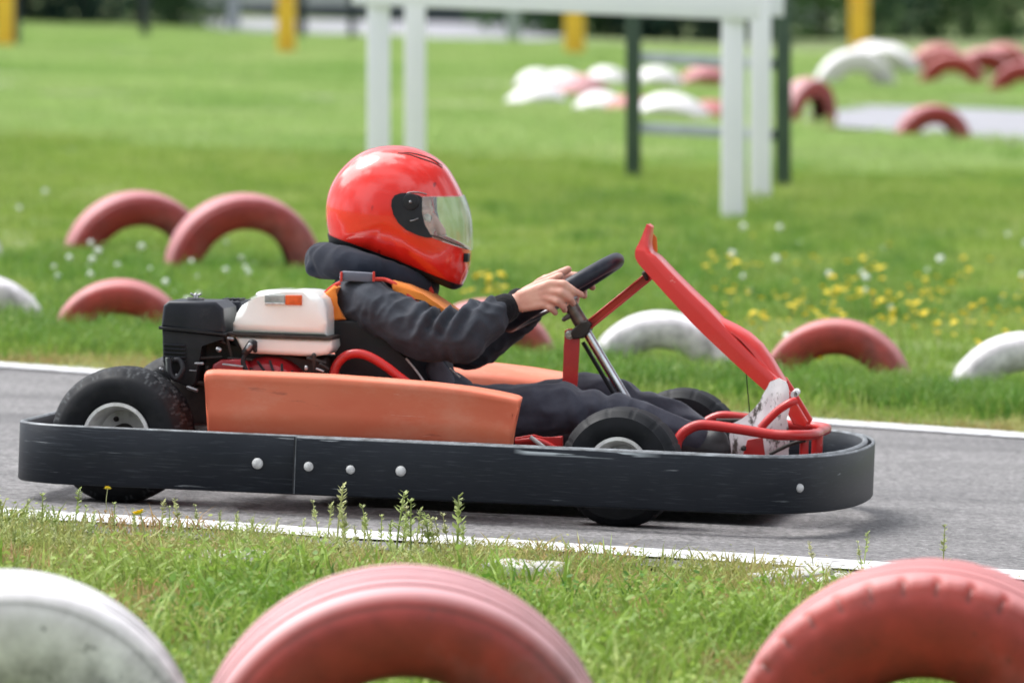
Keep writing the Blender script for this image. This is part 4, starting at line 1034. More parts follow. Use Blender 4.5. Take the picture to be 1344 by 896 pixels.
# filler cap hump behind
bm = bmesh.new(); c_ = K(374, 384, -.18); ellipsoid(bm, c_ + Vector((0, 0, -.006)), .062, .055, .013); obj('tank_dome', bm, M['tank'], en)
prism_o('tank_label', [(347.5, 387.5), (373.5, 387.5), (373.5, 399.5), (347.5, 399.5)], ty0 - .004, ty0 + .03, M['grey_label'], en, .0012)
prism_o('tank_label', [(374.5, 387.5), (396, 387.5), (396, 400.5), (374.5, 400)], ty0 - .005, ty0 + .03, M['orange_label'], en, .0012)
prism_o('tank_label', [(347.5, 397), (373.5, 397.3), (373.5, 399.8), (347.5, 399.5)], ty0 - .0065, ty0 - .004, M['white_bolt'], en, .0008)
# fuel tap
bm = bmesh.new(); capsule(bm, K(331, 452, -.325), K(322, 462, -.325), m(7), m(5), 14); capsule(bm, K(334, 450, -.325), K(335, 460, -.325), m(4), m(3), 10); obj('fuel_tap', bm, M['dark'], en)
bm = bmesh.new(); capsule(bm, K(326, 457, -.338), K(328, 453, -.338), m(4), m(3.6), 12); obj('tap_cap', bm, M['metal'], en)
tube_o('hose', [K(322, 463, -.325), K(319, 474, -.325), K(322, 484, -.325), K(326, 492, -.325)], .005, M['dark'], en)
# recoil starter shroud
cs = K(340, 520, -.27)
bm = bmesh.new(); lathe(bm, [(.001, 0.), (.04, -.002), (.062, .002), (.082, .010), (.094, .03), (.098, .09)], 48, Matrix.Translation(Vector((cs.x + .018, -.31, cs.z - .012)))); obj('starter_shroud', bm, M['shroud'], en)
bm = bmesh.new()
for k in range(9):
    a = R(20 + k * 17); p0 = Vector((cs.x + .018 + math.cos(a) * .062, -.312, cs.z - .012 + math.sin(a) * .062)); p1 = Vector((cs.x + .018 + math.cos(a + .25) * .088, -.300, cs.z - .012 + math.sin(a + .25) * .088))
    capsule(bm, p0, p1, .0028, .0028, 6)
obj('shroud_vent', bm, M['dark'], en)
bm = bmesh.new(); prism(bm, P2([(276, 490), (280, 478), (290, 472), (318, 471), (326, 480), (328, 492)], -.32), -.325, -.26, .005, 3); obj('fan_cover', bm, M['shroud'], en)

# --- steering
hubc = K(739, 384, 0.0)
cdir = (K(812, 510, 0) - K(745, 398, 0)).normalized()
rdir = (K(812, 341, 0) - K(739, 384, 0)); wr = .132; rdir.normalize()
rdir = (rdir - cdir * rdir.dot(cdir)).normalized(); ydir = Vector((0, 1, 0))
sw = bpy.data.objects.new('steering_wheel', None); COL.objects.link(sw); sw.parent = kart
bm = bmesh.new()
tube(bm, [hubc + rdir * math.cos(a) * wr + ydir * math.sin(a) * (wr * 1.02) for a in np.linspace(0, 2 * math.pi, 49)[:-1]], .0165, segs=16, n=1, closed=True); obj('rim_grip', bm, M['wheelgrip'], sw)
bm = bmesh.new()
for a in (R(90), R(-90), R(180)):
    tube(bm, [hubc + cdir * .02, hubc + (rdir * math.cos(a) + ydir * math.sin(a)) * wr * .5 + cdir * .012, hubc + (rdir * math.cos(a) + ydir * math.sin(a)) * wr * .95], .008, segs=8, n=4, flat=.5, flat_axis=cdir)
lathe(bm, [(.001, -.004), (.028, -.004), (.03, 0), (.03, .008), (.001, .01)], 24, Matrix.Translation(hubc + cdir * .016) @ (Vector((0, 1, 0)).rotation_difference(cdir)).to_matrix().to_4x4()); obj('spoke', bm, M['metal'], sw)
bm = bmesh.new(); tube(bm, [hubc + cdir * .02, hubc + cdir * .075], .0155, smooth_path=False, segs=16); tube(bm, [hubc + cdir * .06, hubc + cdir * .085], .012, smooth_path=False, segs=16)
capsule(bm, hubc + cdir * .05 + Vector((-.014, -.01, -.008)), hubc + cdir * .05 + Vector((-.022, -.012, -.014)), .006, .005, 8); obj('steering_hub', bm, M['bronze'], kart)
L_ = (K(816, 518, 0) - hubc).length
bm = bmesh.new(); tube(bm, [hubc + cdir * .07, hubc + cdir * (L_ + .10)], .0098, smooth_path=False, segs=20); obj('steering_column', bm, M['chrome'], kart)
bm = bmesh.new(); o2 = Vector((-.018, .03, -.012)); tube(bm, [hubc + cdir * .11 + o2, hubc + cdir * (L_ + .08) + o2], .0045, smooth_path=False, segs=10); obj('control_rod', bm, M['dark'], kart)
# upright, clamp, stay
prism_o('column_upright', [(741, 434), (745, 431.5), (756, 431), (761.5, 434), (758, 500), (754, 540), (738, 540), (738.5, 490)], -.026, -.018, M['redtube'], kart, .002)
prism_o('column_upright', [(741, 434), (745, 431.5), (756, 431), (761.5, 434), (758, 500), (754, 540), (738, 540), (738.5, 490)], .018, .026, M['redtube'], kart, .002)
prism_o('upright_web', [(739, 452), (745, 452), (743, 540), (738, 540)], -.0175, .0175, M['redtube'], kart, .001, yd=-.026)
bm = bmesh.new(); prism(bm, P2([(751, 432), (762, 424), (770, 419), (776, 425), (772, 437), (764, 444), (752, 445), (748, 438)], -.03), -.034, .034, .004, 3); obj('column_clamp', bm, M['iron'], kart)
bm = bmesh.new(); c_ = K(747.5, 439, -.027); lathe(bm, [(.001, -.006), (.006, -.006), (.0075, -.003), (.0075, 0), (.010, 0), (.010, .002)], 16, Matrix.Translation(c_)); obj('upright_bolt', bm, M['metal'], kart)
bm = bmesh.new()
A, B = K(772, 427, -.02), K(852, 362, -.02); d = (B - A).normalized(); s = Vector((0, 1, 0)).cross(d)
for off, th in ((0, .003),):
    v = [A - s * .010, B - s * .010, B + s * .010, A + s * .010]
    prism(bm, v, -.012, -.008, .001, 1)
    prism(bm, [A - s * .010, B - s * .010, B - s * .006, A - s * .006], -.0075, .012, .001, 1)
    prism(bm, [A + s * .006, B + s * .006, B + s * .010, A + s * .010], -.0215, -.0125, .001, 1)
    prism(bm, [A - s * .010, B - s * .010, B - s * .006, A - s * .006], -.0215, -.0125, .001, 1)
obj('fairing_stay', bm, M['redtube'], kart)
bm = bmesh.new(); c_ = K(846, 359, -.02); capsule(bm, c_, K(849, 366, -.02), .006, .004, 8); obj('stay_bolt', bm, M['iron'], kart)

# --- front fairing: side flanges and curved face, widening lower down
ff = bpy.data.objects.new('front_fairing', None); COL.objects.link(ff); ff.parent = kart
left = [(847, 294), (840, 314), (833.5, 329), (836, 343), (853, 363), (883, 396), (914, 429), (963, 475), (1004, 512)]
right = [(853, 298), (851, 318), (853, 330), (863, 338), (882, 358), (907, 383), (933, 408), (974, 451), (1022, 497)]
hw = [.028, .040, .048, .050, .052, .055, .058, .062, .060]
Lc = catmull([K(a, b_, -.05) for a, b_ in left], 6); Rc = catmull([K(a, b_, -.05) for a, b_ in right], 6)
HW = np.interp(np.linspace(0, 1, len(Lc)), np.linspace(0, 1, len(hw)), hw)
bm = bmesh.new(); rings = []
for p0, p1, w_ in zip(Lc, Rc, HW):
    e = (p1 - p0); ln = e.length; e.normalize(); th = .006
    sec = [(0, -w_), (ln * .5, -w_), (ln - .008, -w_), (ln - .002, -w_ + .003), (ln, -w_ + .009), (ln + .003, 0), (ln, w_ - .009), (ln - .002, w_ - .003), (ln - .008, w_), (ln * .5, w_), (0, w_),
           (0, w_ - th), (ln * .5, w_ - th), (ln - .012, w_ - th), (ln - .006, 0), (ln - .012, -w_ + th), (ln * .5, -w_ + th), (0, -w_ + th)]
    rings.append([bm.verts.new(Vector((p0.x, 0, p0.z)) + Vector((e.x, 0, e.z)) * a + Vector((0, b_, 0))) for a, b_ in sec])
for A, B in zip(rings, rings[1:]):
    k = len(A)
    for j in range(k): bm.faces.new((A[j], A[(j + 1) % k], B[(j + 1) % k], B[j]))
bm.faces.new(rings[0]); bm.faces.new(rings[-1][::-1])
obj('panel', bm, M['fairing'], ff, ang=40)
# hump on the lower face
bm = bmesh.new(); rings = []
hp = [(938, 411, 2), (950, 419, 3), (965, 429, 6), (980, 441, 9), (995, 457, 11), (1009, 475, 10), (1020, 490, 8), (1030, 503, 6)]
nrm2 = (K(1000, 440, 0) - K(980, 460, 0)).normalized()
for (a, b_, t) in hp:
    p0 = K(a, b_, 0); w_ = .054
    rings.append([bm.verts.new(p0 + Vector((0, y, 0)) + nrm2 * (m(t + 5) * math.sqrt(max(0, 1 - (y / w_) ** 2)) - .010)) for y in -w_ * np.cos(np.linspace(0, math.pi, 15))])
for A, B in zip(rings, rings[1:]):
    for j in range(14): bm.faces.new((A[j], A[j + 1], B[j + 1], B[j]))
obj('nose_hump', bm, M['fairing'], ff)
prism_o('inner_liner', [(851, 308), (858, 307), (862, 312), (863, 328), (861, 337), (856, 334), (852, 326)], .030, .0335, M['orange'], ff, .001)
bm = bmesh.new(); prism(bm, P2([(864, 336), (872, 342), (881, 354), (879, 357), (866, 343)], 0), -.035, .035, .001, 2); obj('number_plate_edge', bm, M['torn'], ff)
prism_o('lower_leg', [(1014, 496), (1026, 498), (1037, 515), (1060, 553), (1056, 560), (1041, 557), (1024, 525)], -.064, -.05, M['fairing'], ff, .003)
prism_o('lower_leg', [(1014, 496), (1026, 498), (1037, 515), (1060, 553), (1056, 560), (1041, 557), (1024, 525)], .05, .064, M['fairing'], ff, .003, yd=-.05)

# torn white crash cover: crumpled sheet
bm = bmesh.new()
poly = [(1011, 501), (1022, 496), (1032, 501), (1037, 519), (1035, 544), (1030, 565), (1036, 597), (961, 597), (957, 573), (962, 556), (974, 549), (984, 544), (992, 535), (999, 526), (1005, 513)]
prism(bm, P2(poly, -.105), -.108, -.102, 0)
bmesh.ops.triangulate(bm, faces=[f for f in bm.faces if len(f.verts) > 4])
for _ in range(5): bmesh.ops.subdivide_edges(bm, edges=[e for e in bm.edges if e.calc_length() > .010], cuts=1, use_grid_fill=False); bmesh.ops.triangulate(bm, faces=[f for f in bm.faces if len(f.verts) > 3])
for v in bm.verts:
    q = v.co * 18; v.co.y += .030 * noise.noise(Vector((q.x * .7, q.z * .4, 1))) + .005 * noise.noise(Vector((q.x * 2.4, q.z * 1.2, 5))); v.co.x += .006 * noise.noise(Vector((q.x * 2, q.z * 2, 9)))
obj('torn_cover', bm, M['torn'], ff, ang=25)

# --- front tubular bumper
fb = bpy.data.objects.new('front_bumper', None); COL.objects.link(fb); fb.parent = kart
nb = [K(887, 590, -.2), K(890, 577, -.2), K(899, 566, -.2), K(916, 558, -.2), K(937, 558.5, -.2), K(976, 564, -.2), K(1015, 570, -.2), K(1042, 571, -.2)]
tip = nb[-1]; xq = K(1070, 560, -.14).x
loop = nb + [Vector((xq - .012, -.165, tip.z)), Vector((xq - .0, -.11, tip.z)), Vector((xq, 0, tip.z)), Vector((xq, .11, tip.z)), Vector((xq - .012, .165, tip.z))] + [Vector((p_.x, -p_.y, p_.z)) for p_ in nb[::-1]]
tube_o('top_loop', loop, .0108, M['redtube'], fb, n=6, segs=14)
low = [Vector((p_.x, p_.y, p_.z - .10)) for p_ in loop[5:-5]]
tube_o('lower_loop', low, .0095, M['redtube'], fb, n=6)
for (px, y, yd, r_) in ((1056, 0, -.15, .0095), (1073, 0, -.08, .012), (1073, 0, .08, .012), (1000, 0, .2, .008), (930, 0, .2, .008)):
    x_ = K(px, 570, yd).x; tube_o('upright', [(x_, yd, tip.z), (x_, yd, tip.z - .11)], r_, M['redtube'], fb, smooth_path=False)
tube_o('diagonal_brace', [K(998, 562, -.15), K(1008, 551, -.15), K(1022, 538, -.15), K(1036, 529, -.15), K(1044, 526, -.14)], .0085, M['redtube'], fb)
tube_o('cross_stub', [K(1042, 518, -.08), K(1046, 514, .02)], .0075, M['torn'], fb, smooth_path=False)
prism_o('bumper_plate', [(981, 577), (1001, 574), (1004, 597), (975, 597)], -.17, -.165, M['redtube'], fb, .001)
bm = bmesh.new(); c_ = K(976, 588, -.19); ellipsoid(bm, c_, m(4), .008, m(4)); obj('plate_bolt', bm, M['iron'], fb)
tube_o('tie_rod', [K(1010, 596, -.16), K(1035, 584, -.16), K(1057, 577, -.16)], .0042, M['iron'], fb)
tube_o('tie_rod', [K(940, 552, .1), K(975, 552, .1)], .005, M['iron'], fb, smooth_path=False)
tube_o('brake_cable', [K(979.5, 487, .0), K(981, 510, .0), K(983, 530, .0), K(984, 545, 0.)], .0011, M['dark'], kart)
for sd in (-1, 1): tube_o('pedal', [(cf.x + .16, sd * .09, .06), (cf.x + .15, sd * .09, .14), (cf.x + .13, sd * .09, .18)], .007, M['metal'], kart)

# ================================================================== PERSON
hc = K(520, 285, 0)
outline = [(432.6, 306), (428.8, 280), (431.3, 254.7), (441.6, 231.6), (457, 213.6), (475, 200), (495.5, 193), (518.6, 191), (544, 194), (567, 203.4), (584, 216.5), (597, 236.7), (606.5, 256), (614.8, 280), (617.6, 303), (618, 324), (617, 344.5), (612, 365), (601, 382), (560, 368), (524, 354), (482.6, 338), (436, 325)]
pol = []
for a, b_ in outline:
    q = K(a, b_, 0) - hc; pol.append((math.atan2(q.z, q.x), math.hypot(q.x, q.z)))
pol.sort(); pa = np.array([p_[0] for p_ in pol]); prr = np.array([p_[1] for p_ in pol])
pa3 = np.concatenate((pa - 2 * math.pi, pa, pa + 2 * math.pi)); pr3 = np.tile(prr, 3)
def hr(t):
    # smoothed silhouette radius
    return float(np.mean([np.interp(t + d, pa3, pr3) for d in (-.09, -.06, -.03, 0, .03, .06, .09)]))
HWD = .118
def hpt(t, f, off):
    r_ = hr(t) + off; cx = max(0., math.cos(f)) ** .82; sx = math.copysign(abs(math.sin(f)) ** .9, f)
    return hc + Vector((math.cos(t) * r_ * cx, (HWD + off) * sx, math.sin(t) * r_ * cx))
def hsurf(off, nt=144, nf=56):
    bm = bmesh.new(); rings = []
    for j in range(1, nf):
        f = -math.pi / 2 + math.pi * j / nf
        rings.append([bm.verts.new(hpt(2 * math.pi * i / nt, f, off)) for i in range(nt)])
    for A, B in zip(rings, rings[1:]):
        for i in range(nt): bm.faces.new((A[i], A[(i + 1) % nt], B[(i + 1) % nt], B[i]))
    a = bm.verts.new(hc + Vector((0, -(HWD + off), 0))); b_ = bm.verts.new(hc + Vector((0, HWD + off, 0)))
    for i in range(nt): bm.faces.new((a, rings[0][(i + 1) % nt], rings[0][i])); bm.faces.new((b_, rings[-1][i], rings[-1][(i + 1) % nt]))
    return tmp_obj(bm)
def cutter(px, y0=-.3, y1=.3):
    bm = bmesh.new(); prism(bm, P2(px, 0), y0, y1); return tmp_obj(bm)
def hshell(o0, o1, cut, op, ys=(-.3, .3)):
    a, b_ = hsurf(o0), hsurf(o1); boolean(a, b_, 'DIFFERENCE'); kill(b_)
    for c_, o_ in (zip(cut, op)): q = cutter(c_, *ys); boolean(a, q, o_); kill(q)
    me = a.data; me = me.copy(); kill(a); return me
def zp(l): return [(380 + a / 3.897, 170 + b_ / 3.897) for a, b_ in l]
low_cut = [(400, 304), (432, 306), (470, 318), (524, 338), (560, 353), (603, 372), (640, 388), (640, 460), (400, 460)]
low_cut2 = [(400, 316), (435, 319), (482, 331), (524, 347), (560, 361), (598, 381), (640, 400), (640, 470), (400, 470)]
rim_band = [(400, 304), (432, 306.2), (470, 318.2), (524, 338.2), (560, 353.2), (603, 372.2), (640, 388), (640, 400), (598, 381), (560, 361), (524, 347), (482, 331), (435, 319), (400, 316)]
eye = [(560, 258.5), (566, 257), (660, 259), (660, 345), (617, 327), (596, 318.5), (577, 311), (568, 296), (562, 280)]
plate = zp([(563, 385), (566, 352), (580, 331), (612, 319), (660, 320), (700, 332), (716, 342), (716, 420), (731, 480), (767, 546), (735, 545), (700, 535), (640, 507), (600, 472), (575, 430)])
visorp = [(563.0, 256.5), (600, 256.0), (670, 258), (670, 348), (616, 326.5), (597, 318), (577.5, 310.5), (568, 294), (564.5, 278)]
def person_part(name, me, mat, parent):
    me.materials.clear(); o = link(name, me, mat, parent, True); auto(o, 40); return o

# body: one continuous figure (head, neck, trunk, arms with hands, legs with feet)
# joints
neck = K(492, 372, 0); chest = K(500, 420, 0); pelvis = K(545, 520, 0)
shN, shF = K(470, 396, -.13), Vector((K(470, 396, -.13).x, .13, K(470, 396, -.13).z))
elN, wrN = K(588, 446, -.205), K(668, 401, -.150)
elF = K(624, 452, .17); wrF = K(690, 404, .125)
knN, anN = K(790, 540, -.14), K(902, 577, -.11)
hpN = K(585, 542, -.09); hpF = Vector((hpN.x, .09, hpN.z - .022))
knF, anF = K(790, 519, .12), K(915, 572, .12)
toN, toF = K(936, 579, -.10), K(946, 566, .12)
bm = bmesh.new()
hd = K(519, 284, 0)
ellipsoid(bm, hd + Vector((-.012, 0, .012)), .090, .071, .098)
ellipsoid(bm, hd + Vector((.030, 0, -.035)), .052, .055, .075)                 # face and jaw
capsule(bm, hd + Vector((.082, 0, .000)), hd + Vector((.099, 0, -.028)), .008, .011, 12)   # nose
for sd in (-1, 1):
    capsule(bm, hd + Vector((.070, sd * .018, .016)), hd + Vector((.064, sd * .045, .014)), .009, .007, 10)  # brow
    ellipsoid(bm, hd + Vector((.062, sd * .033, -.022)), .020, .022, .020)     # cheeks
    ellipsoid(bm, hd + Vector((-.008, sd * .073, -.006)), .018, .008, .030)    # ears
capsule(bm, hd + Vector((.078, -.018, -.056)), hd + Vector((.078, .018, -.056)), .007, .007, 10)  # lips
ellipsoid(bm, hd + Vector((.066, 0, -.083)), .018, .022, .016)                 # chin
capsule(bm, hd + Vector((-.02, 0, -.07)), neck, .046, .052)
capsule(bm, neck + Vector((0, 0, -.03)), chest, .075, .095, ax=(0, 1, 0), sq=1.25)
capsule(bm, chest, pelvis, .092, .098, ax=(0, 1, 0), sq=1.22)
for a, b_ in ((shN, shF),): capsule(bm, a, b_, .046, .046)
for sh_, el, wr in ((shN, elN, wrN), (shF, elF, wrF)):
    capsule(bm, sh_, el, .040, .030); capsule(bm, el, wr, .031, .021)
for hp_, kn, an, to in ((hpN, knN, anN, toN), (hpF, knF, anF, toF)):
    capsule(bm, hp_ + Vector((0, 0, -.008)), kn + Vector((0, 0, -.006)), .048, .032); capsule(bm, kn + Vector((0, 0, -.006)), an, .031, .022); capsule(bm, an, to, .022, .018)
# hands: palm and five separate fingers closed on the rim
def hand(bm, wrist, sd, dy=0, K_=None):
    kp = K_ or (lambda a, b_, y: K(a, b_, y))
    def q(a, b_, y): return kp(a, b_, sd * y * 1.0)
    pc = q(694, 391, .150)
    capsule(bm, q(670, 400, .150), q(684, 395, .152), .0190, .0200, 16, sq=.72, ax=(0, 1, 0))
    for (x0, y0, x1, y1, r0, r1) in ((684, 388, 722, 373, .0135, .0115), (684, 393, 722, 381, .0140, .0115), (684, 397, 718, 390, .0140, .0112), (685, 402, 713, 399, .0130, .0105)):
        capsule(bm, q(x0, y0, .154), q(x1, y1, .160), r0, r1, 12)
    fingers = [
        [(724, 372, .162), (740, 372.5, .166), (752, 381, .160), (763, 387, .142)],   # index over the rim
        [(723, 382, .163), (737, 384, .170), (748, 392, .160), (752, 398, .140)],     # middle
        [(718, 391, .163), (731, 395, .169), (739, 402, .158), (741, 407, .140)],     # ring
        [(712, 400, .160), (722, 404, .164), (728, 409, .153), (729, 411, .140)]]     # little
    for i, fg in enumerate(fingers):
        r_ = [.0094, .0096, .0090, .0078][i]
        for (a, b_), k in zip(zip(fg, fg[1:]), (1, .93, .82)): capsule(bm, q(*a), q(*b_), r_ * k * 1.03, r_ * k * .95, 12)
    th = [(690, 384, .143), (704, 376, .120), (720, 369, .108), (735, 362, .112)]
    for (a, b_), k in zip(zip(th, th[1:]), (1.25, 1.0, .9)): capsule(bm, q(*a), q(*b_), .0105 * k, .0095 * k, 12)
hand(bm, wrN, -1)
# far hand: same build mirrored across the kart, sitting farther along the rim
def KF(a, b_, y):
    p_ = K(a, b_, -abs(y)); return Vector((p_.x - .012, abs(y), p_.z + .006))
hand(bm, wrF, 1, K_=KF)
wrF2 = KF(672, 400, .150); capsule(bm, wrF, wrF2, .021, .019)
person = fused('person', bm, .0032, M['skin'], None, it=3)
person.matrix_world = MK
tag(person, 'child driver in red full face helmet, dark jacket and orange vest, holding the steering wheel', 'person')
for sd in (-1, 1):
    bm = bmesh.new(); ellipsoid(bm, hd + Vector((.072, sd * .031, .000)), .010, .012, .010, seg=16); obj('eye', bm, M['white_petal'], person)
    bm = bmesh.new(); ellipsoid(bm, hd + Vector((.0805, sd * .031, .000)), .0025, .005, .005, seg=12); obj('iris', bm, M['iron'], person)
bm = bmesh.new(); ellipsoid(bm, hd + Vector((-.026, 0, .022)), .088, .078, .100); fused('hair', bm, .006, M['bark'], person, it=1)

hel = bpy.data.objects.new('helmet', None); COL.objects.link(hel); hel.parent = person
person_part('shell', hshell(0, -.016, [low_cut, eye], ['DIFFERENCE', 'DIFFERENCE']), M['helmet'], hel)
person_part('neck_trim', hshell(.002, -.020, [rim_band], ['INTERSECT']), M['dark'], hel)
for ys in ((-.3, 0), (0, .3)): person_part('visor_plate', hshell(.0045, .0006, [plate], ['INTERSECT'], ys), M['dark'], hel)
person_part('visor', hshell(.0035, .0012, [visorp], ['INTERSECT']), M['visor'], hel)
def on_helmet(px, py, off=.004):
    """point on the near side of the shell at this place of its side view"""
    q = K(px, py, 0) - hc; t = math.atan2(q.z, q.x); r_ = math.hypot(q.x, q.z)
    for _ in range(3):
        cx = min(1, r_ / (hr(t) + off)); f = math.acos(cx ** (1 / .82)); y = -(HWD + off) * math.sin(f) ** .9
        qq = K(px, py, y) - hc; t = math.atan2(qq.z, qq.x); r_ = math.hypot(qq.x, qq.z)
    return hc + Vector((qq.x, y, qq.z))
tube_o('visor_seal', [on_helmet(*p_, .003) for p_ in [(527, 268), (527.5, 262), (531, 256), (538, 252.5), (550, 252.5), (560, 255)]], .0012, M['metal'], hel)
tube_o('visor_seal', [on_helmet(*p_, .003) for p_ in [(527, 268), (528.5, 280), (534, 291), (545, 300), (560, 307), (577, 312), (597, 320), (613, 326.5)]], .0013, M['iron'], hel)
bm = bmesh.new(); c_ = on_helmet(539, 265, .008); lathe(bm, [(.001, -.003), (.008, -.003), (.0165, -.001), (.018, .004)], 28, Matrix.Translation(c_)); obj('visor_pivot', bm, M['dark'], hel)
bm = bmesh.new(); capsule(bm, c_ + Vector((0, -.003, 0)), c_ + Vector((0, -.0035, 0)), .0035, .0035, 10); obj('pivot_screw', bm, M['metal'], hel)
tube_o('pivot_mark', [on_helmet(538, 290, .0066), on_helmet(543, 289, .0066), on_helmet(549, 286.5, .0066)], .0012, M['metal'], hel)
for dy in (0, 4):
    tube_o('vent', [on_helmet(*p_, -.0002) for p_ in [(522, 200.8 + dy * .2), (537, 200.8 + dy * .6), (552, 204 + dy), (567, 209 + dy), (581, 217.5 + dy * .6)]], [.001, .0018, .002, .0018, .0008], M['iron'], hel)
bm = bmesh.new(); c_ = on_helmet(612.5, 338, -.002); box(bm, c_, (.010, .03, .018), .002); obj('chin_vent', bm, M['dark'], hel)

# ---- clothing
def wr_noise(amp, sc, stretch=(1, 1, 1), ridg=True):
    def f(co, n):
        q = Vector((co.x * stretch[0], co.y * stretch[1], co.z * stretch[2])) * sc
        q += Vector((noise.noise(q * .5), noise.noise(q * .5 + Vector((7, 0, 0))), noise.noise(q * .5 + Vector((0, 9, 0))))) * .8
        v = noise.noise(q)
        v = (1 - abs(v) * 2.2) if ridg else v
        return amp * (v - .4)
    return f
fold = wr_noise(.0055, 22)
elb = [(elN, .07)]
def sleeve_disp(co, n):
    v = fold(co, n)
    # compression folds inside the elbow and along the upper arm
    u = (elN - shN).normalized(); s_ = (co - shN).dot(u); L = (elN - shN).length
    k = math.exp(-((s_ - L * .93) / .05) ** 2)
    up = max(0, n.z + .35)
    v += .010 * k * up * math.sin((s_ * 210) + co.y * 25)
    v += .0035 * math.sin(s_ * 60 + co.z * 70 + 3 * noise.noise(co * 9)) * math.exp(-((s_ - L * .3) / .09) ** 2)
    return v
bm = bmesh.new()
capsule(bm, K(462, 395, -.125), K(500, 410, -.165), .050, .058)
capsule(bm, K(490, 404, -.155), K(560, 440, -.20), .058, .056)
capsule(bm, K(556, 438, -.198), K(606, 444, -.205), .054, .052)
capsule(bm, K(600, 442, -.205), K(640, 419, -.178), .053, .043)
capsule(bm, K(632, 422, -.182), K(648, 412, -.168), .041, .035)
fused('jacket_sleeve', bm, .004, M['jacket'], person, it=5, disp=sleeve_disp)
bm = bmesh.new()
capsule(bm, Vector((shF.x, .12, shF.z)), Vector((elF.x - .02, .18, elF.z - .005)), .055, .050)
capsule(bm, elF, K(668, 428, .16), .052, .040); capsule(bm, K(668, 428, .16), K(692, 412, .145), .040, .030)
fused('jacket_sleeve', bm, .0045, M['jacket'], person, it=5, disp=fold)
bm = bmesh.new(); capsule(bm, K(648, 412, -.168), K(664, 404, -.156), .0345, .0315, ax=(0, 1, 0), sq=.85); fused('cuff', bm, .003, M['cuff'], person, it=2)
bm = bmesh.new(); capsule(bm, K(686, 416, .14), KF(662, 404, .150), .027, .026); fused('cuff', bm, .0035, M['cuff'], person, it=2)
# vest: trunk
bm = bmesh.new()
capsule(bm, K(490, 392, -.02), K(500, 430, 0), .088, .098, ax=(0, 1, 0), sq=1.28)
capsule(bm, K(500, 430, 0), K(540, 500, 0), .098, .098, ax=(0, 1, 0), sq=1.22)
capsule(bm, K(462, 396, -.09), K(462, 396, .09), .054, .054)
fused('jacket_body', bm, .005, M['jacket'], person, it=5, disp=wr_noise(.004, 14))
bm = bmesh.new(); capsule(bm, K(528, 408, -.05), K(560, 425, -.04), .045, .05); capsule(bm, K(528, 408, .06), K(560, 425, .06), .045, .05)
fused('vest', bm, .005, M['vest'], person, it=5, disp=wr_noise(.004, 14))
tube_o('vest_piping', [K(447, 371, -.178), K(437, 376, -.178), K(427, 385, -.172), K(423.5, 397, -.165), K(426, 410, -.160), K(432, 420, -.155)], .0042, M['piping'], person)
bm = bmesh.new(); prism(bm, P2([(428, 384), (440, 374), (446, 377), (441, 388), (441, 398), (449, 409), (455, 419), (434, 421), (425, 408), (423, 396)], -.17), -.190, -.11, .006, 3); obj('vest_armhole', bm, M['vest'], person)
tube_o('vest_piping', [K(491, 366.5, -.172), K(505, 367, -.165), K(517, 372, -.172), K(529, 381, -.172), K(541, 392, -.176), K(556, 405, -.176)], .0045, M['piping'], person)
bm = bmesh.new(); prism(bm, P2([(514, 368), (535, 374), (556, 385), (577, 399), (595, 411), (588, 418), (566, 415), (548, 404), (532, 392), (516, 380)], -.16), -.178, -.02, .010, 4)
obj('vest_front', bm, M['vest'], person)
tube_o('vest_seam', [K(545, 393, -.180), K(557, 396, -.180), K(566, 402, -.180), K(577, 406, -.18)], .0014, M['cuff'], person)
bm = bmesh.new(); box(bm, (K(469, 363, -.165)), (m(46), .035, m(13)), .005, rot=Matrix.Rotation(R(1), 4, 'Y')); obj('shoulder_tab', bm, M['tab'], person)
for xx in (448, 490.5):
    bm = bmesh.new(); box(bm, (K(xx, 363, -.184)), (m(3.2), .004, m(13.5)), .001); obj('tab_edge', bm, M['piping'], person)
# padded collar: thick ring round the neck, high at the back
path = []; rad = []
for a in np.linspace(0, 2 * math.pi, 25)[:-1]:
    t = (1 - math.cos(a)) / 2          # 0 back, 1 front
    px = 424 + t * 136; py = 341 + 38 * (t ** 1.5) + 1
    p_ = K(px, py, 0); wy = .118 * math.sin(a) * (1 - .15 * t)
    cq = K(px, py, -abs(wy)) if wy < 0 else K(px, py, 0)
    path.append(Vector((K(px, py, -abs(wy)).x, wy, K(px, py, -abs(wy)).z))); rad.append(m(25 - 9 * t))
bm = bmesh.new(); tube(bm, path, rad, segs=20, n=4, closed=True, flat=1.0, flat_axis=(0, 1, 0))
bm2 = bm; capsule(bm2, K(416, 332, -.05), K(416, 332, .05), m(11), m(11)); capsule(bm2, K(412, 352, -.06), K(412, 352, .06), m(11), m(11))
fused('padded_collar', bm, .004, M['collar'], person, it=3, disp=wr_noise(.003, 20))
tube_o('collar_tab', [K(563, 377, -.06), K(566, 385, -.055), K(561, 393, -.05)], .006, M['piping'], person)
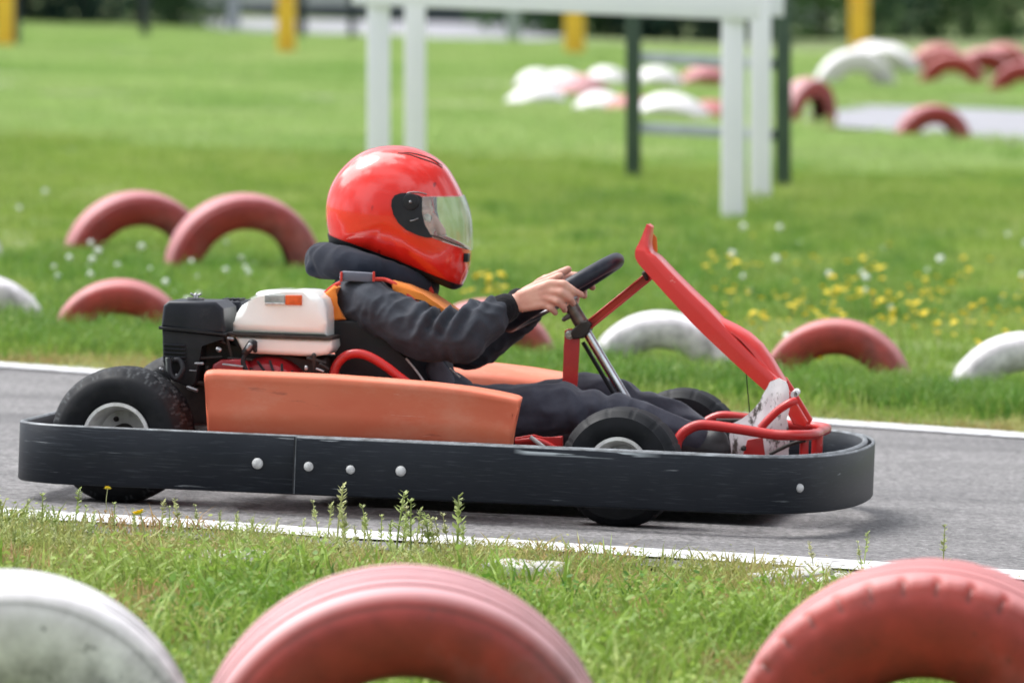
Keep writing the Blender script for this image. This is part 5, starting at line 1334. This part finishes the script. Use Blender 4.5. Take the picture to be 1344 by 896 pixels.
# trousers
tf = wr_noise(.006, 12, (1, 1, 1.4))
def tr_disp(co, n):
    v = tf(co, n); u = (knN - hpN).normalized(); s_ = (co - knN).dot(u)
    return v + .006 * math.exp(-(s_ / .06) ** 2) * math.sin(s_ * 120 + co.z * 60)
bm = bmesh.new()
capsule(bm, hpN + Vector((0, 0, .0)), K(680, 541, -.12), .060, .057); capsule(bm, K(680, 540, -.12), K(745, 536, -.135), .057, .055)
capsule(bm, K(745, 536, -.135), K(800, 545, -.135), .055, .046); capsule(bm, K(800, 541, -.135), K(870, 563, -.12), .046, .039); capsule(bm, K(870, 563, -.12), K(910, 577, -.11), .039, .034)
capsule(bm, hpF, K(720, 532, .11), .056, .052); capsule(bm, K(720, 532, .11), K(765, 518, .12), .052, .050); capsule(bm, K(765, 518, .12), K(800, 521, .12), .050, .046)
capsule(bm, K(800, 521, .12), K(868, 543, .12), .046, .039); capsule(bm, K(868, 540, .12), K(920, 570, .12), .039, .034)
capsule(bm, hpN, hpF, .062, .062); capsule(bm, K(565, 512, 0), K(590, 524, 0), .062, .060, ax=(0, 1, 0), sq=1.3)
fused('trousers', bm, .0045, M['trousers'], person, it=5, disp=tr_disp)
for an, to in ((anN, toN), (anF, toF)):
    bm = bmesh.new(); capsule(bm, an + Vector((.0, 0, -.01)), to + Vector((.012, 0, -.02)), .036, .030); capsule(bm, an + Vector((.005, 0, -.035)), to + Vector((.005, 0, -.0)), .034, .028)
    fused('shoe', bm, .004, M['shoe'], person, it=3)
bm = bmesh.new(); capsule(bm, K(572, 484, -.11), K(583, 499, -.11), .022, .022, ax=(0, 1, 0), sq=.4); obj('belt_strap', bm, M['tab'], person)
tube_o('strap_edge', [K(590, 483, -.125), K(597, 489, -.125), K(604, 495, -.125)], .0016, M['white_bolt'], person)

# ================================================================== CAMERA, LIGHT, RENDER
cd = bpy.data.cameras.new('camera'); co = bpy.data.objects.new('camera', cd); COL.objects.link(co)
cd.sensor_fit = 'HORIZONTAL'; cd.sensor_width = 36; cd.lens = F / 1344 * 36; cd.clip_start = 1; cd.clip_end = 3000
co.location = CAM; co.rotation_euler = (math.pi / 2 - PITCH, 0, 0)
cd.dof.use_dof = True; cd.dof.focus_distance = 17.15; cd.dof.aperture_fstop = cd.lens / 36.0
scene.camera = co
w = bpy.data.worlds.new('World'); scene.world = w; w.use_nodes = True; nt = w.node_tree
bg = nt.nodes['Background']; sky = nt.nodes.new('ShaderNodeTexSky'); sky.sky_type = 'NISHITA'; sky.sun_disc = False
ELEV, AZ = 58, 296
sky.sun_elevation = R(ELEV); sky.sun_rotation = R(AZ); sky.dust_density = 3.; sky.air_density = 1.
hs = nt.nodes.new('ShaderNodeHueSaturation'); hs.inputs['Saturation'].default_value = .35; hs.inputs['Value'].default_value = 1.0
nt.links.new(sky.outputs[0], hs.inputs['Color'])
# broken cloud cover
tc = nt.nodes.new('ShaderNodeTexCoord'); cn = nd(nt, 'ShaderNodeTexNoise', Scale=2.2, Detail=5., Roughness=.55); nt.links.new(tc.outputs['Generated'], cn.inputs['Vector'])
mr = nt.nodes.new('ShaderNodeMapRange'); mr.inputs[1].default_value = .44; mr.inputs[2].default_value = .60; nt.links.new(cn.outputs[0], mr.inputs[0])
cc = mixrgb(nt, mr.outputs[0], hs.outputs[0], (11.6, 12.1, 13.2))
def dirv(az, el): return Vector((math.sin(R(az)) * math.cos(R(el)), math.cos(R(az)) * math.cos(R(el)), math.sin(R(el))))
vm = nt.nodes.new('ShaderNodeVectorMath'); vm.operation = 'DOT_PRODUCT'; vm.inputs[1].default_value = dirv(296, 56); nt.links.new(tc.outputs['Generated'], vm.inputs[0])
cn2 = nd(nt, 'ShaderNodeTexNoise', Scale=5., Detail=4., Roughness=.6); nt.links.new(tc.outputs['Generated'], cn2.inputs['Vector'])
ad = nt.nodes.new('ShaderNodeMath'); ad.operation = 'MULTIPLY_ADD'; ad.inputs[1].default_value = .55; nt.links.new(cn2.outputs[0], ad.inputs[0]); nt.links.new(vm.outputs['Value'], ad.inputs[2])
mg = nt.nodes.new('ShaderNodeMapRange'); mg.inputs[1].default_value = 1.10; mg.inputs[2].default_value = 1.17; nt.links.new(ad.outputs[0], mg.inputs[0])
cc = mixrgb(nt, mg.outputs[0], cc, (44., 44., 44.)); nt.links.new(cc, bg.inputs[0]); bg.inputs[1].default_value = .130
sd_ = bpy.data.lights.new('sun', 'SUN'); so = bpy.data.objects.new('sun', sd_); COL.objects.link(so); sd_.energy = 2.5; sd_.angle = R(26); sd_.color = (1, .975, .94)
# sky sun_rotation is measured clockwise from +Y
az = R(AZ); dvec = Vector((math.sin(az) * math.cos(R(ELEV)), math.cos(az) * math.cos(R(ELEV)), math.sin(R(ELEV))))
so.rotation_euler = dvec.to_track_quat('Z', 'Y').to_euler()
scene.view_settings.view_transform = 'Standard'; scene.view_settings.look = 'None'; scene.view_settings.exposure = 0
scene.cycles.use_denoising = True; scene.cycles.max_bounces = 8; scene.cycles.transparent_max_bounces = 12
scene.render.film_transparent = False
